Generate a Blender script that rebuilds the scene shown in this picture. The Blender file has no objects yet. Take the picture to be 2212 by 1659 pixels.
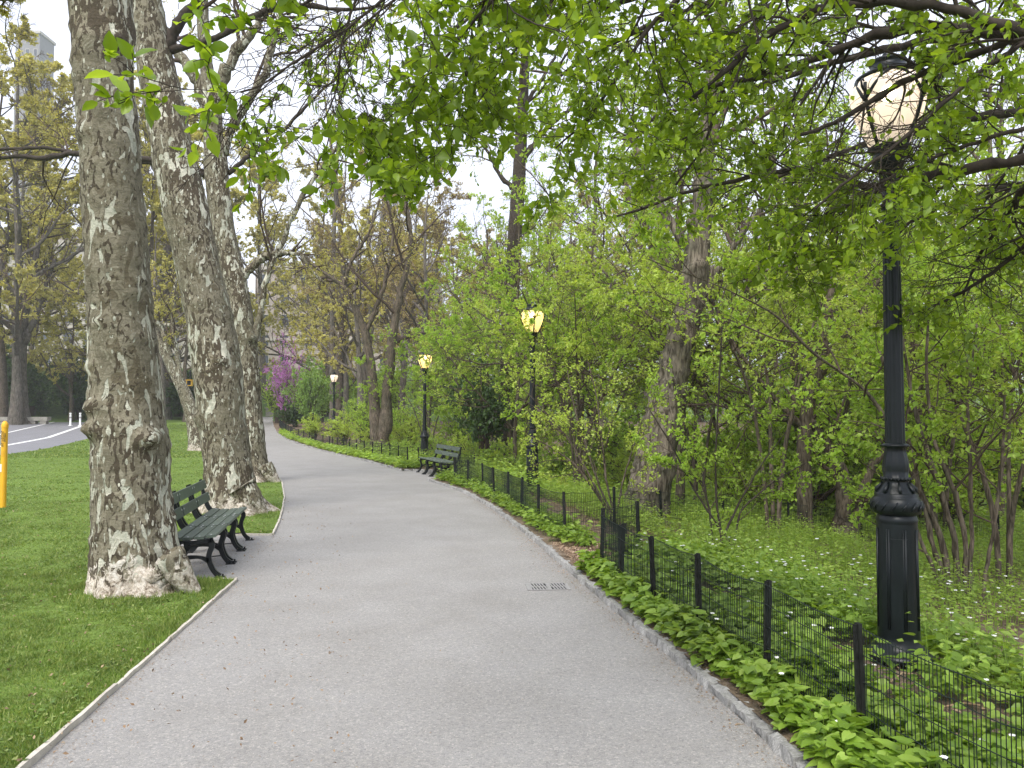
import bpy, math, random
import numpy as np
from mathutils import noise, Vector

# ------------------------------------------------------------------ camera, sky, sun, exposure
sc = bpy.context.scene
R = math.radians
EYE = 1.7
FPX = 1661.0                      # focal length in the units used to survey the photograph (2212 wide)
CU, CV = 1106.0, 829.5
PITCH = math.atan(65.5 / FPX)
cam_d = bpy.data.cameras.new('camera')
cam = bpy.data.objects.new('camera', cam_d)
sc.collection.objects.link(cam)
cam.location = (0, 0, EYE)
cam.rotation_euler = (R(90) + PITCH, 0, 0)
cam_d.sensor_width = 36.0
cam_d.lens = FPX / 2212.0 * 36.0
cam_d.clip_start = 0.05
cam_d.clip_end = 3000
sc.camera = cam

SUN_EL, SUN_AZ = R(52), R(205)    # high, hazy, behind and left of the viewer
world = bpy.data.worlds.new('World')
sc.world = world
world.use_nodes = True
wn, wl = world.node_tree.nodes, world.node_tree.links
for n in list(wn): wn.remove(n)
sky = wn.new('ShaderNodeTexSky'); sky.sky_type = 'NISHITA'; sky.sun_disc = False
sky.sun_elevation = SUN_EL; sky.sun_rotation = SUN_AZ
sky.air_density = 1.0; sky.dust_density = 3.0; sky.ozone_density = 1.0
tc = wn.new('ShaderNodeTexCoord')
cl = wn.new('ShaderNodeTexNoise'); cl.inputs['Scale'].default_value = 2.2; cl.inputs['Detail'].default_value = 5
cr = wn.new('ShaderNodeValToRGB')
cr.color_ramp.elements[0].position = 0.3; cr.color_ramp.elements[0].color = (7.0, 7.5, 9.2, 1)
cr.color_ramp.elements[1].position = 0.7; cr.color_ramp.elements[1].color = (8.6, 8.9, 10.0, 1)
mixs = wn.new('ShaderNodeMixRGB'); mixs.inputs[0].default_value = 0.85
bg = wn.new('ShaderNodeBackground'); bg.inputs[1].default_value = 0.062
wo = wn.new('ShaderNodeOutputWorld')
wl.new(tc.outputs['Generated'], cl.inputs['Vector']); wl.new(cl.outputs['Fac'], cr.inputs[0])
wl.new(sky.outputs[0], mixs.inputs[1]); wl.new(cr.outputs[0], mixs.inputs[2])
wl.new(mixs.outputs[0], bg.inputs[0]); wl.new(bg.outputs[0], wo.inputs[0])
sun_d = bpy.data.lights.new('sun', 'SUN'); sun_d.energy = 1.5; sun_d.angle = R(35); sun_d.color = (1.0, 0.96, 0.9)
sun = bpy.data.objects.new('sun', sun_d); sc.collection.objects.link(sun)
# direction towards the sun: rotation is measured clockwise from +Y
sv = Vector((math.sin(SUN_AZ) * math.cos(SUN_EL), math.cos(SUN_AZ) * math.cos(SUN_EL), math.sin(SUN_EL)))
sun.rotation_euler = sv.to_track_quat('Z', 'Y').to_euler()
sun.location = sv * 50
sc.view_settings.view_transform = 'Standard'
sc.view_settings.look = 'None'
sc.view_settings.exposure = 1.55
sc.view_settings.gamma = 1
sc.render.engine = 'CYCLES'
sc.cycles.max_bounces = 12
sc.cycles.diffuse_bounces = 7
sc.cycles.glossy_bounces = 2
sc.cycles.transmission_bounces = 8
sc.cycles.transparent_max_bounces = 6
sc.cycles.caustics_reflective = False
sc.cycles.caustics_refractive = False

# ------------------------------------------------------------------ helpers
rng = np.random.default_rng(11)
random.seed(5)
COL = sc.collection

def ray(u, v):
    dz = CV - v
    return np.array([u - CU, FPX * math.cos(PITCH) - dz * math.sin(PITCH), FPX * math.sin(PITCH) + dz * math.cos(PITCH)])

def at(u, v, d):
    r = ray(u, v)
    return np.array([0, 0, EYE]) + r * (d / r[1])

def smooth(a, b, x):
    t = np.clip((x - a) / (b - a), 0, 1)
    return t * t * (3 - 2 * t)

# surveyed edges of the path, as (x, y) on the ground
KERB = np.array([(1.85, -3), (1.62, 0), (1.50, 2.2), (1.37, 3.7), (1.18, 5.04), (0.90, 6.64), (0.66, 8.07), (0.29, 10.46),
                 (-0.39, 14.1), (-1.08, 16.9), (-2.2, 19.9), (-3.36, 23.2), (-5.05, 27.4), (-6.9, 31.4),
                 (-9.65, 37.6), (-13.1, 44.8), (-15.6, 51.0), (-18.0, 58.0), (-20.6, 66), (-23.6, 76)])
LEFT = np.array([(-1.95, -3), (-2.05, 0), (-2.31, 3.7), (-2.80, 7.95), (-3.34, 10.86), (-3.82, 12.83), (-4.61, 15.7),
                 (-5.8, 19.5), (-7.4, 23.5), (-10.3, 31.4), (-13.2, 37.6), (-16.9, 44.8), (-19.6, 51.0), (-22.1, 58), (-24.8, 66), (-27.9, 76)])
def kx(y): return np.interp(y, KERB[:, 1], KERB[:, 0])
def lx(y): return np.interp(y, LEFT[:, 1], LEFT[:, 0])

def tz(x, y):
    """height of the terrain"""
    x = np.asarray(x, float); y = np.asarray(y, float)
    t = np.maximum(0, y - 36)
    z = 0.042 * t * t / (t + 6)
    s = np.maximum(0, x - kx(y) - 1.3)
    z = z - 1.7 * (1 - np.exp(-0.17 * s / 1.7)) * smooth(60, 35, y)
    s2 = np.maximum(0, y - 80 + 0.5 * np.clip(-x - 26, 0, 28))
    z = z + 7.5 * (1 - np.exp(-0.22 * s2 / 7.5)) * smooth(0, -14, x)
    return z

def ground(u, v):
    r = ray(u, v); o = np.array([0, 0, EYE]); lo = 1.0
    for d in np.arange(1.5, 140, 0.05):
        p = o + r * (d / r[1])
        if p[2] <= float(tz(p[0], p[1])): return p
    return p

def tag(o, label=None, cat=None, group=None, kind=None):
    if label: o['label'] = label
    if cat: o['category'] = cat
    if group: o['group'] = group
    if kind: o['kind'] = kind
    return o

def empty(name, loc=(0, 0, 0), rz=0.0, label=None, cat=None, group=None):
    o = bpy.data.objects.new(name, None); COL.objects.link(o)
    o.location = loc; o.rotation_euler = (0, 0, rz)
    o.empty_display_size = 0.1
    return tag(o, label, cat, group)

def mesh(name, V, T=None, Q=None, mat=None, smooth_=False):
    """V (n,3), T (m,3) triangles, Q (k,4) quads"""
    me = bpy.data.meshes.new(name)
    V = np.asarray(V, np.float32)
    T = np.zeros((0, 3), np.int32) if T is None or len(T) == 0 else np.asarray(T, np.int32)
    Q = np.zeros((0, 4), np.int32) if Q is None or len(Q) == 0 else np.asarray(Q, np.int32)
    nl = len(T) * 3 + len(Q) * 4
    me.vertices.add(len(V)); me.vertices.foreach_set('co', V.ravel())
    me.loops.add(nl); me.loops.foreach_set('vertex_index', np.concatenate([T.ravel(), Q.ravel()]))
    me.polygons.add(len(T) + len(Q))
    st = np.concatenate([np.arange(len(T)) * 3, len(T) * 3 + np.arange(len(Q)) * 4]).astype(np.int32)
    me.polygons.foreach_set('loop_start', st)
    me.polygons.foreach_set('use_smooth', np.full(len(T) + len(Q), bool(smooth_)))
    me.update(calc_edges=True)
    if mat: me.materials.append(mat)
    return me

def link(name, me, parent=None, loc=None, rot=None, **kw):
    o = bpy.data.objects.new(name, me); COL.objects.link(o)
    if parent is not None: o.parent = parent
    if loc is not None: o.location = loc
    if rot is not None: o.rotation_euler = rot
    return tag(o, **kw)

class MB:
    def __init__(s): s.V = []; s.T = []; s.Q = []; s.n = 0
    def add(s, V, T=None, Q=None):
        V = np.asarray(V, float)
        if T is not None and len(T): s.T.append(np.asarray(T) + s.n)
        if Q is not None and len(Q): s.Q.append(np.asarray(Q) + s.n)
        s.V.append(V); s.n += len(V); return s
    def box(s, lo, hi, M=None):
        x0, y0, z0 = lo; x1, y1, z1 = hi
        V = np.array([(x0, y0, z0), (x1, y0, z0), (x1, y1, z0), (x0, y1, z0), (x0, y0, z1), (x1, y0, z1), (x1, y1, z1), (x0, y1, z1)], float)
        if M is not None: V = V @ np.array(M)[:3, :3].T + np.array(M)[:3, 3]
        return s.add(V, Q=[(0, 3, 2, 1), (4, 5, 6, 7), (0, 1, 5, 4), (1, 2, 6, 5), (2, 3, 7, 6), (3, 0, 4, 7)])
    def tube(s, pts, rad, k=8, caps=True):
        V, Q = tube_vq(np.asarray(pts, float)[None], np.broadcast_to(np.asarray(rad, float), (1, len(pts))), k)
        T = None
        if caps:
            n = len(pts)
            T = [(0, i + 1, i) for i in range(1, k - 1)] + [((n - 1) * k, (n - 1) * k + i, (n - 1) * k + i + 1) for i in range(1, k - 1)]
        return s.add(V, T, Q)
    def lathe(s, prof, k=24, flute=None, c=(0, 0)):
        P = np.array(prof, float); n = len(P)
        a = np.arange(k) * 2 * np.pi / k
        r = P[:, 0][:, None] * np.ones(k)
        if flute: r = r * (1 - flute[1] * (0.5 + 0.5 * np.cos(a * flute[0]))[None])
        V = np.stack([c[0] + r * np.cos(a), c[1] + r * np.sin(a), P[:, 1][:, None] + 0 * a], -1).reshape(-1, 3)
        i, j = np.meshgrid(np.arange(n - 1), np.arange(k), indexing='ij')
        j2 = (j + 1) % k
        Q = np.stack([i * k + j, i * k + j2, (i + 1) * k + j2, (i + 1) * k + j], -1).reshape(-1, 4)
        return s.add(V, Q=Q)
    def mesh(s, name, mat=None, smooth_=False):
        return mesh(name, np.concatenate(s.V), np.concatenate(s.T) if s.T else None, np.concatenate(s.Q) if s.Q else None, mat, smooth_)

def norm(a): return a / (np.linalg.norm(a, axis=-1, keepdims=True) + 1e-9)

def tube_vq(pts, rad, k):
    """pts (N,P,3), rad (N,P): N open tubes with k sides"""
    N, P, _ = pts.shape
    tan = np.empty_like(pts)
    tan[:, 1:-1] = pts[:, 2:] - pts[:, :-2] if P > 2 else 0
    tan[:, 0] = pts[:, 1] - pts[:, 0]; tan[:, -1] = pts[:, -1] - pts[:, -2]
    tan = norm(tan)
    md = norm(pts[:, -1] - pts[:, 0])
    ref = np.zeros((N, 3)); ref[np.arange(N), np.argmin(np.abs(md), axis=1)] = 1
    ref = ref[:, None, :]
    n = norm(ref - (ref * tan).sum(-1, keepdims=True) * tan)
    b = np.cross(tan, n)
    a = np.arange(k) * 2 * np.pi / k
    V = pts[:, :, None, :] + rad[:, :, None, None] * (np.cos(a)[None, None, :, None] * n[:, :, None, :] + np.sin(a)[None, None, :, None] * b[:, :, None, :])
    base = (np.arange(N) * P * k)[:, None, None]
    i, j = np.meshgrid(np.arange(P - 1), np.arange(k), indexing='ij')
    j2 = (j + 1) % k
    q = np.stack([i * k + j, i * k + j2, (i + 1) * k + j2, (i + 1) * k + j], -1)
    Q = (base[..., None] + q[None]).reshape(-1, 4)
    return V.reshape(-1, 3), Q

# leaf templates: (verts, tris) with x along the leaf, y across, z out of it
KITE = (np.array([(0, 0, 0), (.42, .30, .07), (1, 0, -.03), (.42, -.30, .07)]), np.array([(0, 2, 1), (0, 3, 2)]))
OVATE = (np.array([(0, 0, 0), (.18, .20, .05), (.48, .29, .07), (.78, .17, .02), (1.0, 0, -.10), (.78, -.17, .02), (.48, -.29, .07), (.18, -.20, .05), (.5, 0, 0)]),
         np.array([(8, 0, 7), (8, 7, 6), (8, 6, 5), (8, 5, 4), (8, 4, 3), (8, 3, 2), (8, 2, 1), (8, 1, 0)]))
HEART = (np.array([(0.08, 0, 0), (-.06, .24, .05), (.18, .44, .08), (.50, .40, .06), (.80, .18, .0), (1.0, 0, -.10), (.80, -.18, .0), (.50, -.40, .06), (.18, -.44, .08), (-.06, -.24, .05), (.45, 0, -.02)]),
         np.array([(10, i + 1, i) for i in range(9)] + [(10, 0, 9)]))
BLADE = (np.array([(0, .5, 0), (0, -.5, 0), (1, 0, 0)]), np.array([(0, 1, 2)]))

def leaves_vt(pos, d, nrm, size, tpl, width=1.0):
    V0, T0 = tpl
    d = norm(d); side = norm(np.cross(nrm, d)); up = np.cross(d, side)
    size = np.asarray(size)[:, None, None]
    w = np.broadcast_to(np.asarray(width), (len(pos),))[:, None, None]
    V = pos[:, None, :] + size * (V0[None, :, 0:1] * d[:, None, :] + w * V0[None, :, 1:2] * side[:, None, :] + V0[None, :, 2:3] * up[:, None, :])
    T = (np.arange(len(pos)) * len(V0))[:, None, None] + T0[None]
    return V.reshape(-1, 3), T.reshape(-1, 3)

def spawn(pts, rad, n, t0, t1, ang, ratio, P, wob, trop, rr, tip=0.35, shrink=0.5, r=rng, mn=0.0, flat=1.0):
    """n children on each of the polylines pts (N,Q,3)"""
    N, Qn, _ = pts.shape
    L = np.linalg.norm(np.diff(pts, axis=1), axis=2).sum(1)
    t = (np.arange(n)[None, :] + r.random((N, n))) / n * (t1 - t0) + t0
    f = t * (Qn - 1); i = np.clip(f.astype(int), 0, Qn - 2); w = (f - i)[..., None]
    a = np.arange(N)[:, None]
    p0 = pts[a, i] * (1 - w) + pts[a, i + 1] * w
    tn = norm(pts[a, i + 1] - pts[a, i])
    r0 = rad[a, i] * (1 - w[..., 0]) + rad[a, i + 1] * w[..., 0]
    rv = r.normal(size=(N, n, 3)); rv[..., 2] *= flat
    perp = norm(rv - (rv * tn).sum(-1, keepdims=True) * tn)
    aa = np.radians(ang[0] + ang[1] * r.normal(size=(N, n, 1)))
    d = norm(np.cos(aa) * tn + np.sin(aa) * perp)
    ln = L[:, None] * ratio * (1 - shrink * t) * r.uniform(.65, 1.25, (N, n)) + mn
    M = N * n
    d = d.reshape(M, 3); p = p0.reshape(M, 3); ln = ln.reshape(M); rr0 = np.minimum(r0.reshape(M) * rr, r0.reshape(M))
    out = np.empty((M, P, 3)); out[:, 0] = p
    st = (ln / (P - 1))[:, None]
    for k in range(1, P):
        p = p + d * st; out[:, k] = p
        d = norm(d + wob * r.normal(size=(M, 3)) + np.array([0, 0, trop]))
    rad2 = rr0[:, None] * np.linspace(1, tip, P)[None]
    return out, rad2

def resample(pts, rad, n):
    pts = np.asarray(pts, float); rad = np.asarray(rad, float)
    s = np.concatenate([[0], np.cumsum(np.linalg.norm(np.diff(pts, axis=0), axis=1))]); q = np.linspace(0, s[-1], n)
    P = np.stack([np.interp(q, s, pts[:, k]) for k in range(3)], 1)
    # light smoothing of the corners
    for _ in range(2):
        P[1:-1] = 0.25 * P[:-2] + 0.5 * P[1:-1] + 0.25 * P[2:]
    return P, np.interp(q, s, rad)

def twig_leaves(pts, rad, m, size, tpl, r=rng, spread=1.0, upn=0.8, t0=0.15, sv=0.3, droop=0.0, pair=1, clump=None):
    """m leaves along every polyline of pts"""
    N, P, _ = pts.shape
    t = r.uniform(t0, 1.0, (N, m)); t[:, 0] = 1
    f = t * (P - 1); i = np.clip(f.astype(int), 0, P - 2); w = (f - i)[..., None]; a = np.arange(N)[:, None]
    p = (pts[a, i] * (1 - w) + pts[a, i + 1] * w).reshape(-1, 3)
    tn = norm(pts[a, i + 1] - pts[a, i]).reshape(-1, 3)
    if pair > 1: p = np.repeat(p, pair, 0); tn = np.repeat(tn, pair, 0)
    K = len(p)
    d = norm(tn * 0.6 + spread * norm(r.normal(size=(K, 3))) + np.array([0, 0, -droop]))
    nrm = norm(r.normal(size=(K, 3)) * 0.7 + np.array([0, 0, upn]))
    s = size * (1 + sv * r.normal(size=K)); s = np.clip(s, size * .35, size * 1.8)
    if clump is not None:
        c = np.array([noise.noise(Vector(q) * clump[0] + Vector((3, 1, 7))) for q in p]); k_ = c > clump[1]
        p, d, nrm, s = p[k_], d[k_], nrm[k_], s[k_] * (1 + .5 * c[k_])
    return p, d, nrm, s

# ------------------------------------------------------------------ materials
def newmat(name):
    m = bpy.data.materials.new(name); m.use_nodes = True
    nt = m.node_tree; nt.nodes.clear()
    out = nt.nodes.new('ShaderNodeOutputMaterial')
    return m, nt, nt.nodes, nt.links, out

def ramp(N, stops, interp='LINEAR'):
    r = N.new('ShaderNodeValToRGB'); r.color_ramp.interpolation = interp
    el = r.color_ramp.elements
    while len(el) < len(stops): el.new(0.5)
    for e, (p, c) in zip(el, stops): e.position = p; e.color = (*c, 1)
    return r

def noise_n(N, L, vec, scale, detail=4, rough=0.55, dist=0.0):
    n = N.new('ShaderNodeTexNoise'); n.inputs['Scale'].default_value = scale; n.inputs['Detail'].default_value = detail
    n.inputs['Roughness'].default_value = rough; n.inputs['Distortion'].default_value = dist
    if vec is not None: L.new(vec, n.inputs['Vector'])
    return n

def mixc(N, L, fac, a, b, mode='MIX'):
    m = N.new('ShaderNodeMixRGB'); m.blend_type = mode
    for k, x in ((0, fac), (1, a), (2, b)):
        if hasattr(x, 'default_value') or hasattr(x, 'links'): L.new(x, m.inputs[k])
        else: m.inputs[k].default_value = x if k == 0 else (*x, 1)
    return m.outputs[0]

def leaf_mat(name, c1, c2, c3, trans=0.4, patch=1.3, gloss=0.5, tcol=None):
    m, nt, N, L, out = newmat(name)
    geo = N.new('ShaderNodeNewGeometry')
    rp = ramp(N, [(0.0, c1), (0.5, c2), (1.0, c3)]); L.new(geo.outputs['Random Per Island'], rp.inputs[0])
    nz = noise_n(N, L, geo.outputs['Position'], patch, 3)
    hs = N.new('ShaderNodeHueSaturation')
    mr = N.new('ShaderNodeMapRange'); mr.inputs[1].default_value = .3; mr.inputs[2].default_value = .7; mr.inputs[3].default_value = .8; mr.inputs[4].default_value = 1.25
    L.new(nz.outputs['Fac'], mr.inputs[0]); L.new(mr.outputs[0], hs.inputs['Value']); L.new(rp.outputs[0], hs.inputs['Color'])
    p = N.new('ShaderNodeBsdfPrincipled'); L.new(hs.outputs[0], p.inputs['Base Color'])
    p.inputs['Roughness'].default_value = gloss; p.inputs['Specular IOR Level'].default_value = 0.5
    tr = N.new('ShaderNodeBsdfTranslucent')
    tc_ = mixc(N, L, 1.0, hs.outputs[0], tcol or (1.35, 1.25, 0.6), 'MULTIPLY'); L.new(tc_, tr.inputs[0])
    mx = N.new('ShaderNodeMixShader'); mx.inputs[0].default_value = trans
    L.new(p.outputs[0], mx.inputs[1]); L.new(tr.outputs[0], mx.inputs[2]); L.new(mx.outputs[0], out.inputs[0])
    return m

def simple(name, col, rough=0.6, metal=0.0, var=0.25, scale=8.0, bump=0.0, bscale=40.0, spec=0.5, obj_rand=0.0):
    m, nt, N, L, out = newmat(name)
    tcn = N.new('ShaderNodeTexCoord')
    nz = noise_n(N, L, tcn.outputs['Object'], scale, 6, 0.6)
    c1 = tuple(x * (1 - var) for x in col); c2 = tuple(min(1, x * (1 + var)) for x in col)
    rp = ramp(N, [(0.3, c1), (0.7, c2)]); L.new(nz.outputs['Fac'], rp.inputs[0])
    col_out = rp.outputs[0]
    if obj_rand:
        oi = N.new('ShaderNodeObjectInfo'); hs = N.new('ShaderNodeHueSaturation')
        mr = N.new('ShaderNodeMapRange'); mr.inputs[3].default_value = 1 - obj_rand; mr.inputs[4].default_value = 1 + obj_rand
        L.new(oi.outputs['Random'], mr.inputs[0]); L.new(mr.outputs[0], hs.inputs['Value']); L.new(col_out, hs.inputs['Color']); col_out = hs.outputs[0]
    p = N.new('ShaderNodeBsdfPrincipled'); L.new(col_out, p.inputs['Base Color'])
    p.inputs['Roughness'].default_value = rough; p.inputs['Metallic'].default_value = metal; p.inputs['Specular IOR Level'].default_value = spec
    if bump:
        nb = noise_n(N, L, tcn.outputs['Object'], bscale, 5, 0.65)
        b = N.new('ShaderNodeBump'); b.inputs['Strength'].default_value = bump; b.inputs['Distance'].default_value = 0.01
        L.new(nb.outputs['Fac'], b.inputs['Height']); L.new(b.outputs[0], p.inputs['Normal'])
    L.new(p.outputs[0], out.inputs[0])
    return m

def mapping(N, L, src, sc3):
    mp = N.new('ShaderNodeMapping'); L.new(src, mp.inputs[0]); mp.inputs['Scale'].default_value = sc3
    return mp.outputs[0]

def plane_bark():
    m, nt, N, L, out = newmat('plane_bark')
    geo = N.new('ShaderNodeNewGeometry'); pos = geo.outputs['Position']
    def math_(op, a, b=None, c=None):
        n = N.new('ShaderNodeMath'); n.operation = op
        for k, x in enumerate((a, b, c)):
            if x is None: continue
            if hasattr(x, 'links'): L.new(x, n.inputs[k])
            else: n.inputs[k].default_value = x
        return n.outputs[0]
    n1 = noise_n(N, L, mapping(N, L, pos, (1, 1, .6)), 6.0, 3, .5, 1.1)
    n2 = noise_n(N, L, mapping(N, L, pos, (1.25, 1.25, .5)), 12.0, 3, .5, 1.2)
    n3 = noise_n(N, L, mapping(N, L, pos, (1.1, 1.1, .42)), 9.0, 2.5, .5, .8)
    big = noise_n(N, L, mapping(N, L, pos, (1, 1, .5)), 1.7, 2)
    big2 = noise_n(N, L, mapping(N, L, pos, (1, 1, .45)), 3.1, 2)
    fine = noise_n(N, L, pos, 60, 4, .7)
    base = ramp(N, [(.0, (.135, .112, .072)), (.40, (.155, .132, .088)), (.415, (.240, .215, .155)), (.52, (.265, .238, .175)), (.535, (.190, .168, .118)), (.63, (.205, .183, .132)), (.645, (.300, .275, .208)), (1, (.330, .305, .240))])
    L.new(n1.outputs['Fac'], base.inputs[0])
    # dark old plates, gathered in streaks
    dsum = math_('MULTIPLY_ADD', big.outputs['Fac'], .55, n2.outputs['Fac'])
    dk = ramp(N, [(.0, (0, 0, 0)), (.815, (0, 0, 0)), (.83, (1, 1, 1))]); L.new(dsum, dk.inputs[0])
    c = mixc(N, L, dk.outputs[0], base.outputs[0], (.082, .066, .045))
    # pale bared patches, long and ragged, gathered elsewhere
    psum = math_('MULTIPLY_ADD', big2.outputs['Fac'], .40, n3.outputs['Fac'])
    pl = ramp(N, [(.0, (0, 0, 0)), (.795, (0, 0, 0)), (.81, (1, 1, 1))]); L.new(psum, pl.inputs[0])
    # small pale ovals
    vo = N.new('ShaderNodeTexVoronoi'); vo.inputs['Scale'].default_value = 17; L.new(mapping(N, L, pos, (1.15, 1.15, .55)), vo.inputs['Vector'])
    sep = N.new('ShaderNodeSeparateXYZ'); L.new(vo.outputs['Color'], sep.inputs[0])
    thr = math_('MULTIPLY', math_('SUBTRACT', sep.outputs[0], .45), .55)
    ov = math_('LESS_THAN', vo.outputs['Distance'], thr)
    vo2 = N.new('ShaderNodeTexVoronoi'); vo2.inputs['Scale'].default_value = 24; L.new(mapping(N, L, pos, (1.1, 1.1, .45)), vo2.inputs['Vector'])
    sep2 = N.new('ShaderNodeSeparateXYZ'); L.new(vo2.outputs['Color'], sep2.inputs[0])
    od = math_('LESS_THAN', vo2.outputs['Distance'], math_('MULTIPLY', math_('SUBTRACT', sep2.outputs[1], .45), .6))
    c = mixc(N, L, math_('MULTIPLY', od, .8), c, (.10, .078, .052))
    pale = ramp(N, [(.35, (.42, .43, .35)), (.6, (.60, .58, .48))]); L.new(n2.outputs['Fac'], pale.inputs[0])
    allp = math_('MAXIMUM', pl.outputs[0], ov)
    c = mixc(N, L, allp, c, pale.outputs[0])
    sx = N.new('ShaderNodeSeparateXYZ'); L.new(pos, sx.inputs[0])
    mr = N.new('ShaderNodeMapRange'); mr.inputs[1].default_value = .50; mr.inputs[2].default_value = .0; L.new(sx.outputs[2], mr.inputs[0])
    nf = noise_n(N, L, mapping(N, L, pos, (1, 1, .8)), 15, 6, .7, .8)
    ms = math_('MULTIPLY_ADD', mr.outputs[0], .34, math_('MULTIPLY_ADD', big2.outputs['Fac'], .35, math_('MULTIPLY', nf.outputs['Fac'], .8)))
    rf = ramp(N, [(.76, (0, 0, 0)), (.79, (1, 1, 1))]); L.new(ms, rf.inputs[0])
    rc = ramp(N, [(.38, (.17, .13, .095)), (.46, (.40, .34, .27)), (.56, (.62, .56, .48)), (.7, (.72, .68, .62))]); L.new(nf.outputs['Fac'], rc.inputs[0])
    c = mixc(N, L, rf.outputs[0], c, rc.outputs[0])
    # broad drifts of lighter and darker tone
    gr = ramp(N, [(.32, (.74, .74, .70)), (.5, (.95, .95, .93)), (.7, (1.18, 1.16, 1.14))]); L.new(big.outputs['Fac'], gr.inputs[0])
    c = mixc(N, L, 1.0, c, gr.outputs[0], 'MULTIPLY')
    fr = ramp(N, [(.3, (.72, .72, .72)), (.7, (1.18, 1.18, 1.18))]); L.new(fine.outputs['Fac'], fr.inputs[0])
    c = mixc(N, L, 1.0, c, fr.outputs[0], 'MULTIPLY')
    p = N.new('ShaderNodeBsdfPrincipled'); L.new(c, p.inputs['Base Color']); p.inputs['Roughness'].default_value = .85; p.inputs['Specular IOR Level'].default_value = .2
    wr = noise_n(N, L, mapping(N, L, pos, (1, 1, 4.5)), 5, 3, .5)
    h = math_('SUBTRACT', dk.outputs[0], allp)
    h = math_('MULTIPLY_ADD', n1.outputs['Fac'], 1.2, h)
    h = math_('MULTIPLY_ADD', fine.outputs['Fac'], .9, h)
    h = math_('MULTIPLY_ADD', nf.outputs['Fac'], 2.2, h)
    h = math_('MULTIPLY_ADD', wr.outputs['Fac'], 1.3, h)
    b = N.new('ShaderNodeBump'); b.inputs['Strength'].default_value = .9; b.inputs['Distance'].default_value = .012; L.new(h, b.inputs['Height']); L.new(b.outputs[0], p.inputs['Normal'])
    L.new(p.outputs[0], out.inputs[0]); return m

def furrowed_bark(name, c1, c2, scale=1.0):
    m, nt, N, L, out = newmat(name)
    geo = N.new('ShaderNodeNewGeometry')
    v = mapping(N, L, geo.outputs['Position'], (1, 1, .16))
    n1 = noise_n(N, L, v, 22 * scale, 5, .6, .8)
    n2 = noise_n(N, L, geo.outputs['Position'], 3, 3)
    r1 = ramp(N, [(.38, c1), (.62, c2)]); L.new(n1.outputs['Fac'], r1.inputs[0])
    r2 = ramp(N, [(.35, (.75, .78, .7)), (.65, (1.15, 1.1, 1.05))]); L.new(n2.outputs['Fac'], r2.inputs[0])
    c = mixc(N, L, 1.0, r1.outputs[0], r2.outputs[0], 'MULTIPLY')
    p = N.new('ShaderNodeBsdfPrincipled'); L.new(c, p.inputs['Base Color']); p.inputs['Roughness'].default_value = .9; p.inputs['Specular IOR Level'].default_value = .15
    b = N.new('ShaderNodeBump'); b.inputs['Strength'].default_value = .9; b.inputs['Distance'].default_value = .03 / scale; L.new(n1.outputs['Fac'], b.inputs['Height']); L.new(b.outputs[0], p.inputs['Normal'])
    L.new(p.outputs[0], out.inputs[0]); return m

def asphalt(name, c, spk=.5, scale=1.0):
    m, nt, N, L, out = newmat(name)
    geo = N.new('ShaderNodeNewGeometry'); pos = geo.outputs['Position']
    n1 = noise_n(N, L, pos, 150 * scale, 2, .6); n2 = noise_n(N, L, pos, 1.2, 5, .6); n3 = noise_n(N, L, pos, 30, 3)
    vo = N.new('ShaderNodeTexVoronoi'); vo.inputs['Scale'].default_value = 95 * scale; L.new(pos, vo.inputs['Vector'])
    r1 = ramp(N, [(.30, tuple(x * (1 - spk) for x in c)), (.5, c), (.70, tuple(x * (1 + spk) for x in c))]); L.new(n1.outputs['Fac'], r1.inputs[0])
    sv_ = N.new('ShaderNodeSeparateXYZ'); L.new(vo.outputs['Color'], sv_.inputs[0])
    rv = ramp(N, [(0, (.78, .78, .78)), (.25, (.96, .96, .96)), (.8, (1.04, 1.03, 1.0)), (1, (1.32, 1.29, 1.24))]); L.new(sv_.outputs[0], rv.inputs[0])
    c1 = mixc(N, L, 1.0, r1.outputs[0], rv.outputs[0], 'MULTIPLY')
    r2 = ramp(N, [(.3, (.90, .89, .88)), (.7, (1.07, 1.07, 1.08))]); L.new(n2.outputs['Fac'], r2.inputs[0])
    c2 = mixc(N, L, 1.0, c1, r2.outputs[0], 'MULTIPLY')
    r3 = ramp(N, [(.35, (.93, .93, .93)), (.65, (1.05, 1.05, 1.05))]); L.new(n3.outputs['Fac'], r3.inputs[0])
    c3 = mixc(N, L, 1.0, c2, r3.outputs[0], 'MULTIPLY')
    p = N.new('ShaderNodeBsdfPrincipled'); L.new(c3, p.inputs['Base Color']); p.inputs['Roughness'].default_value = .85; p.inputs['Specular IOR Level'].default_value = .3
    b = N.new('ShaderNodeBump'); b.inputs['Strength'].default_value = .6; b.inputs['Distance'].default_value = .004; L.new(n1.outputs['Fac'], b.inputs['Height']); L.new(b.outputs[0], p.inputs['Normal'])
    L.new(p.outputs[0], out.inputs[0]); return m

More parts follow.
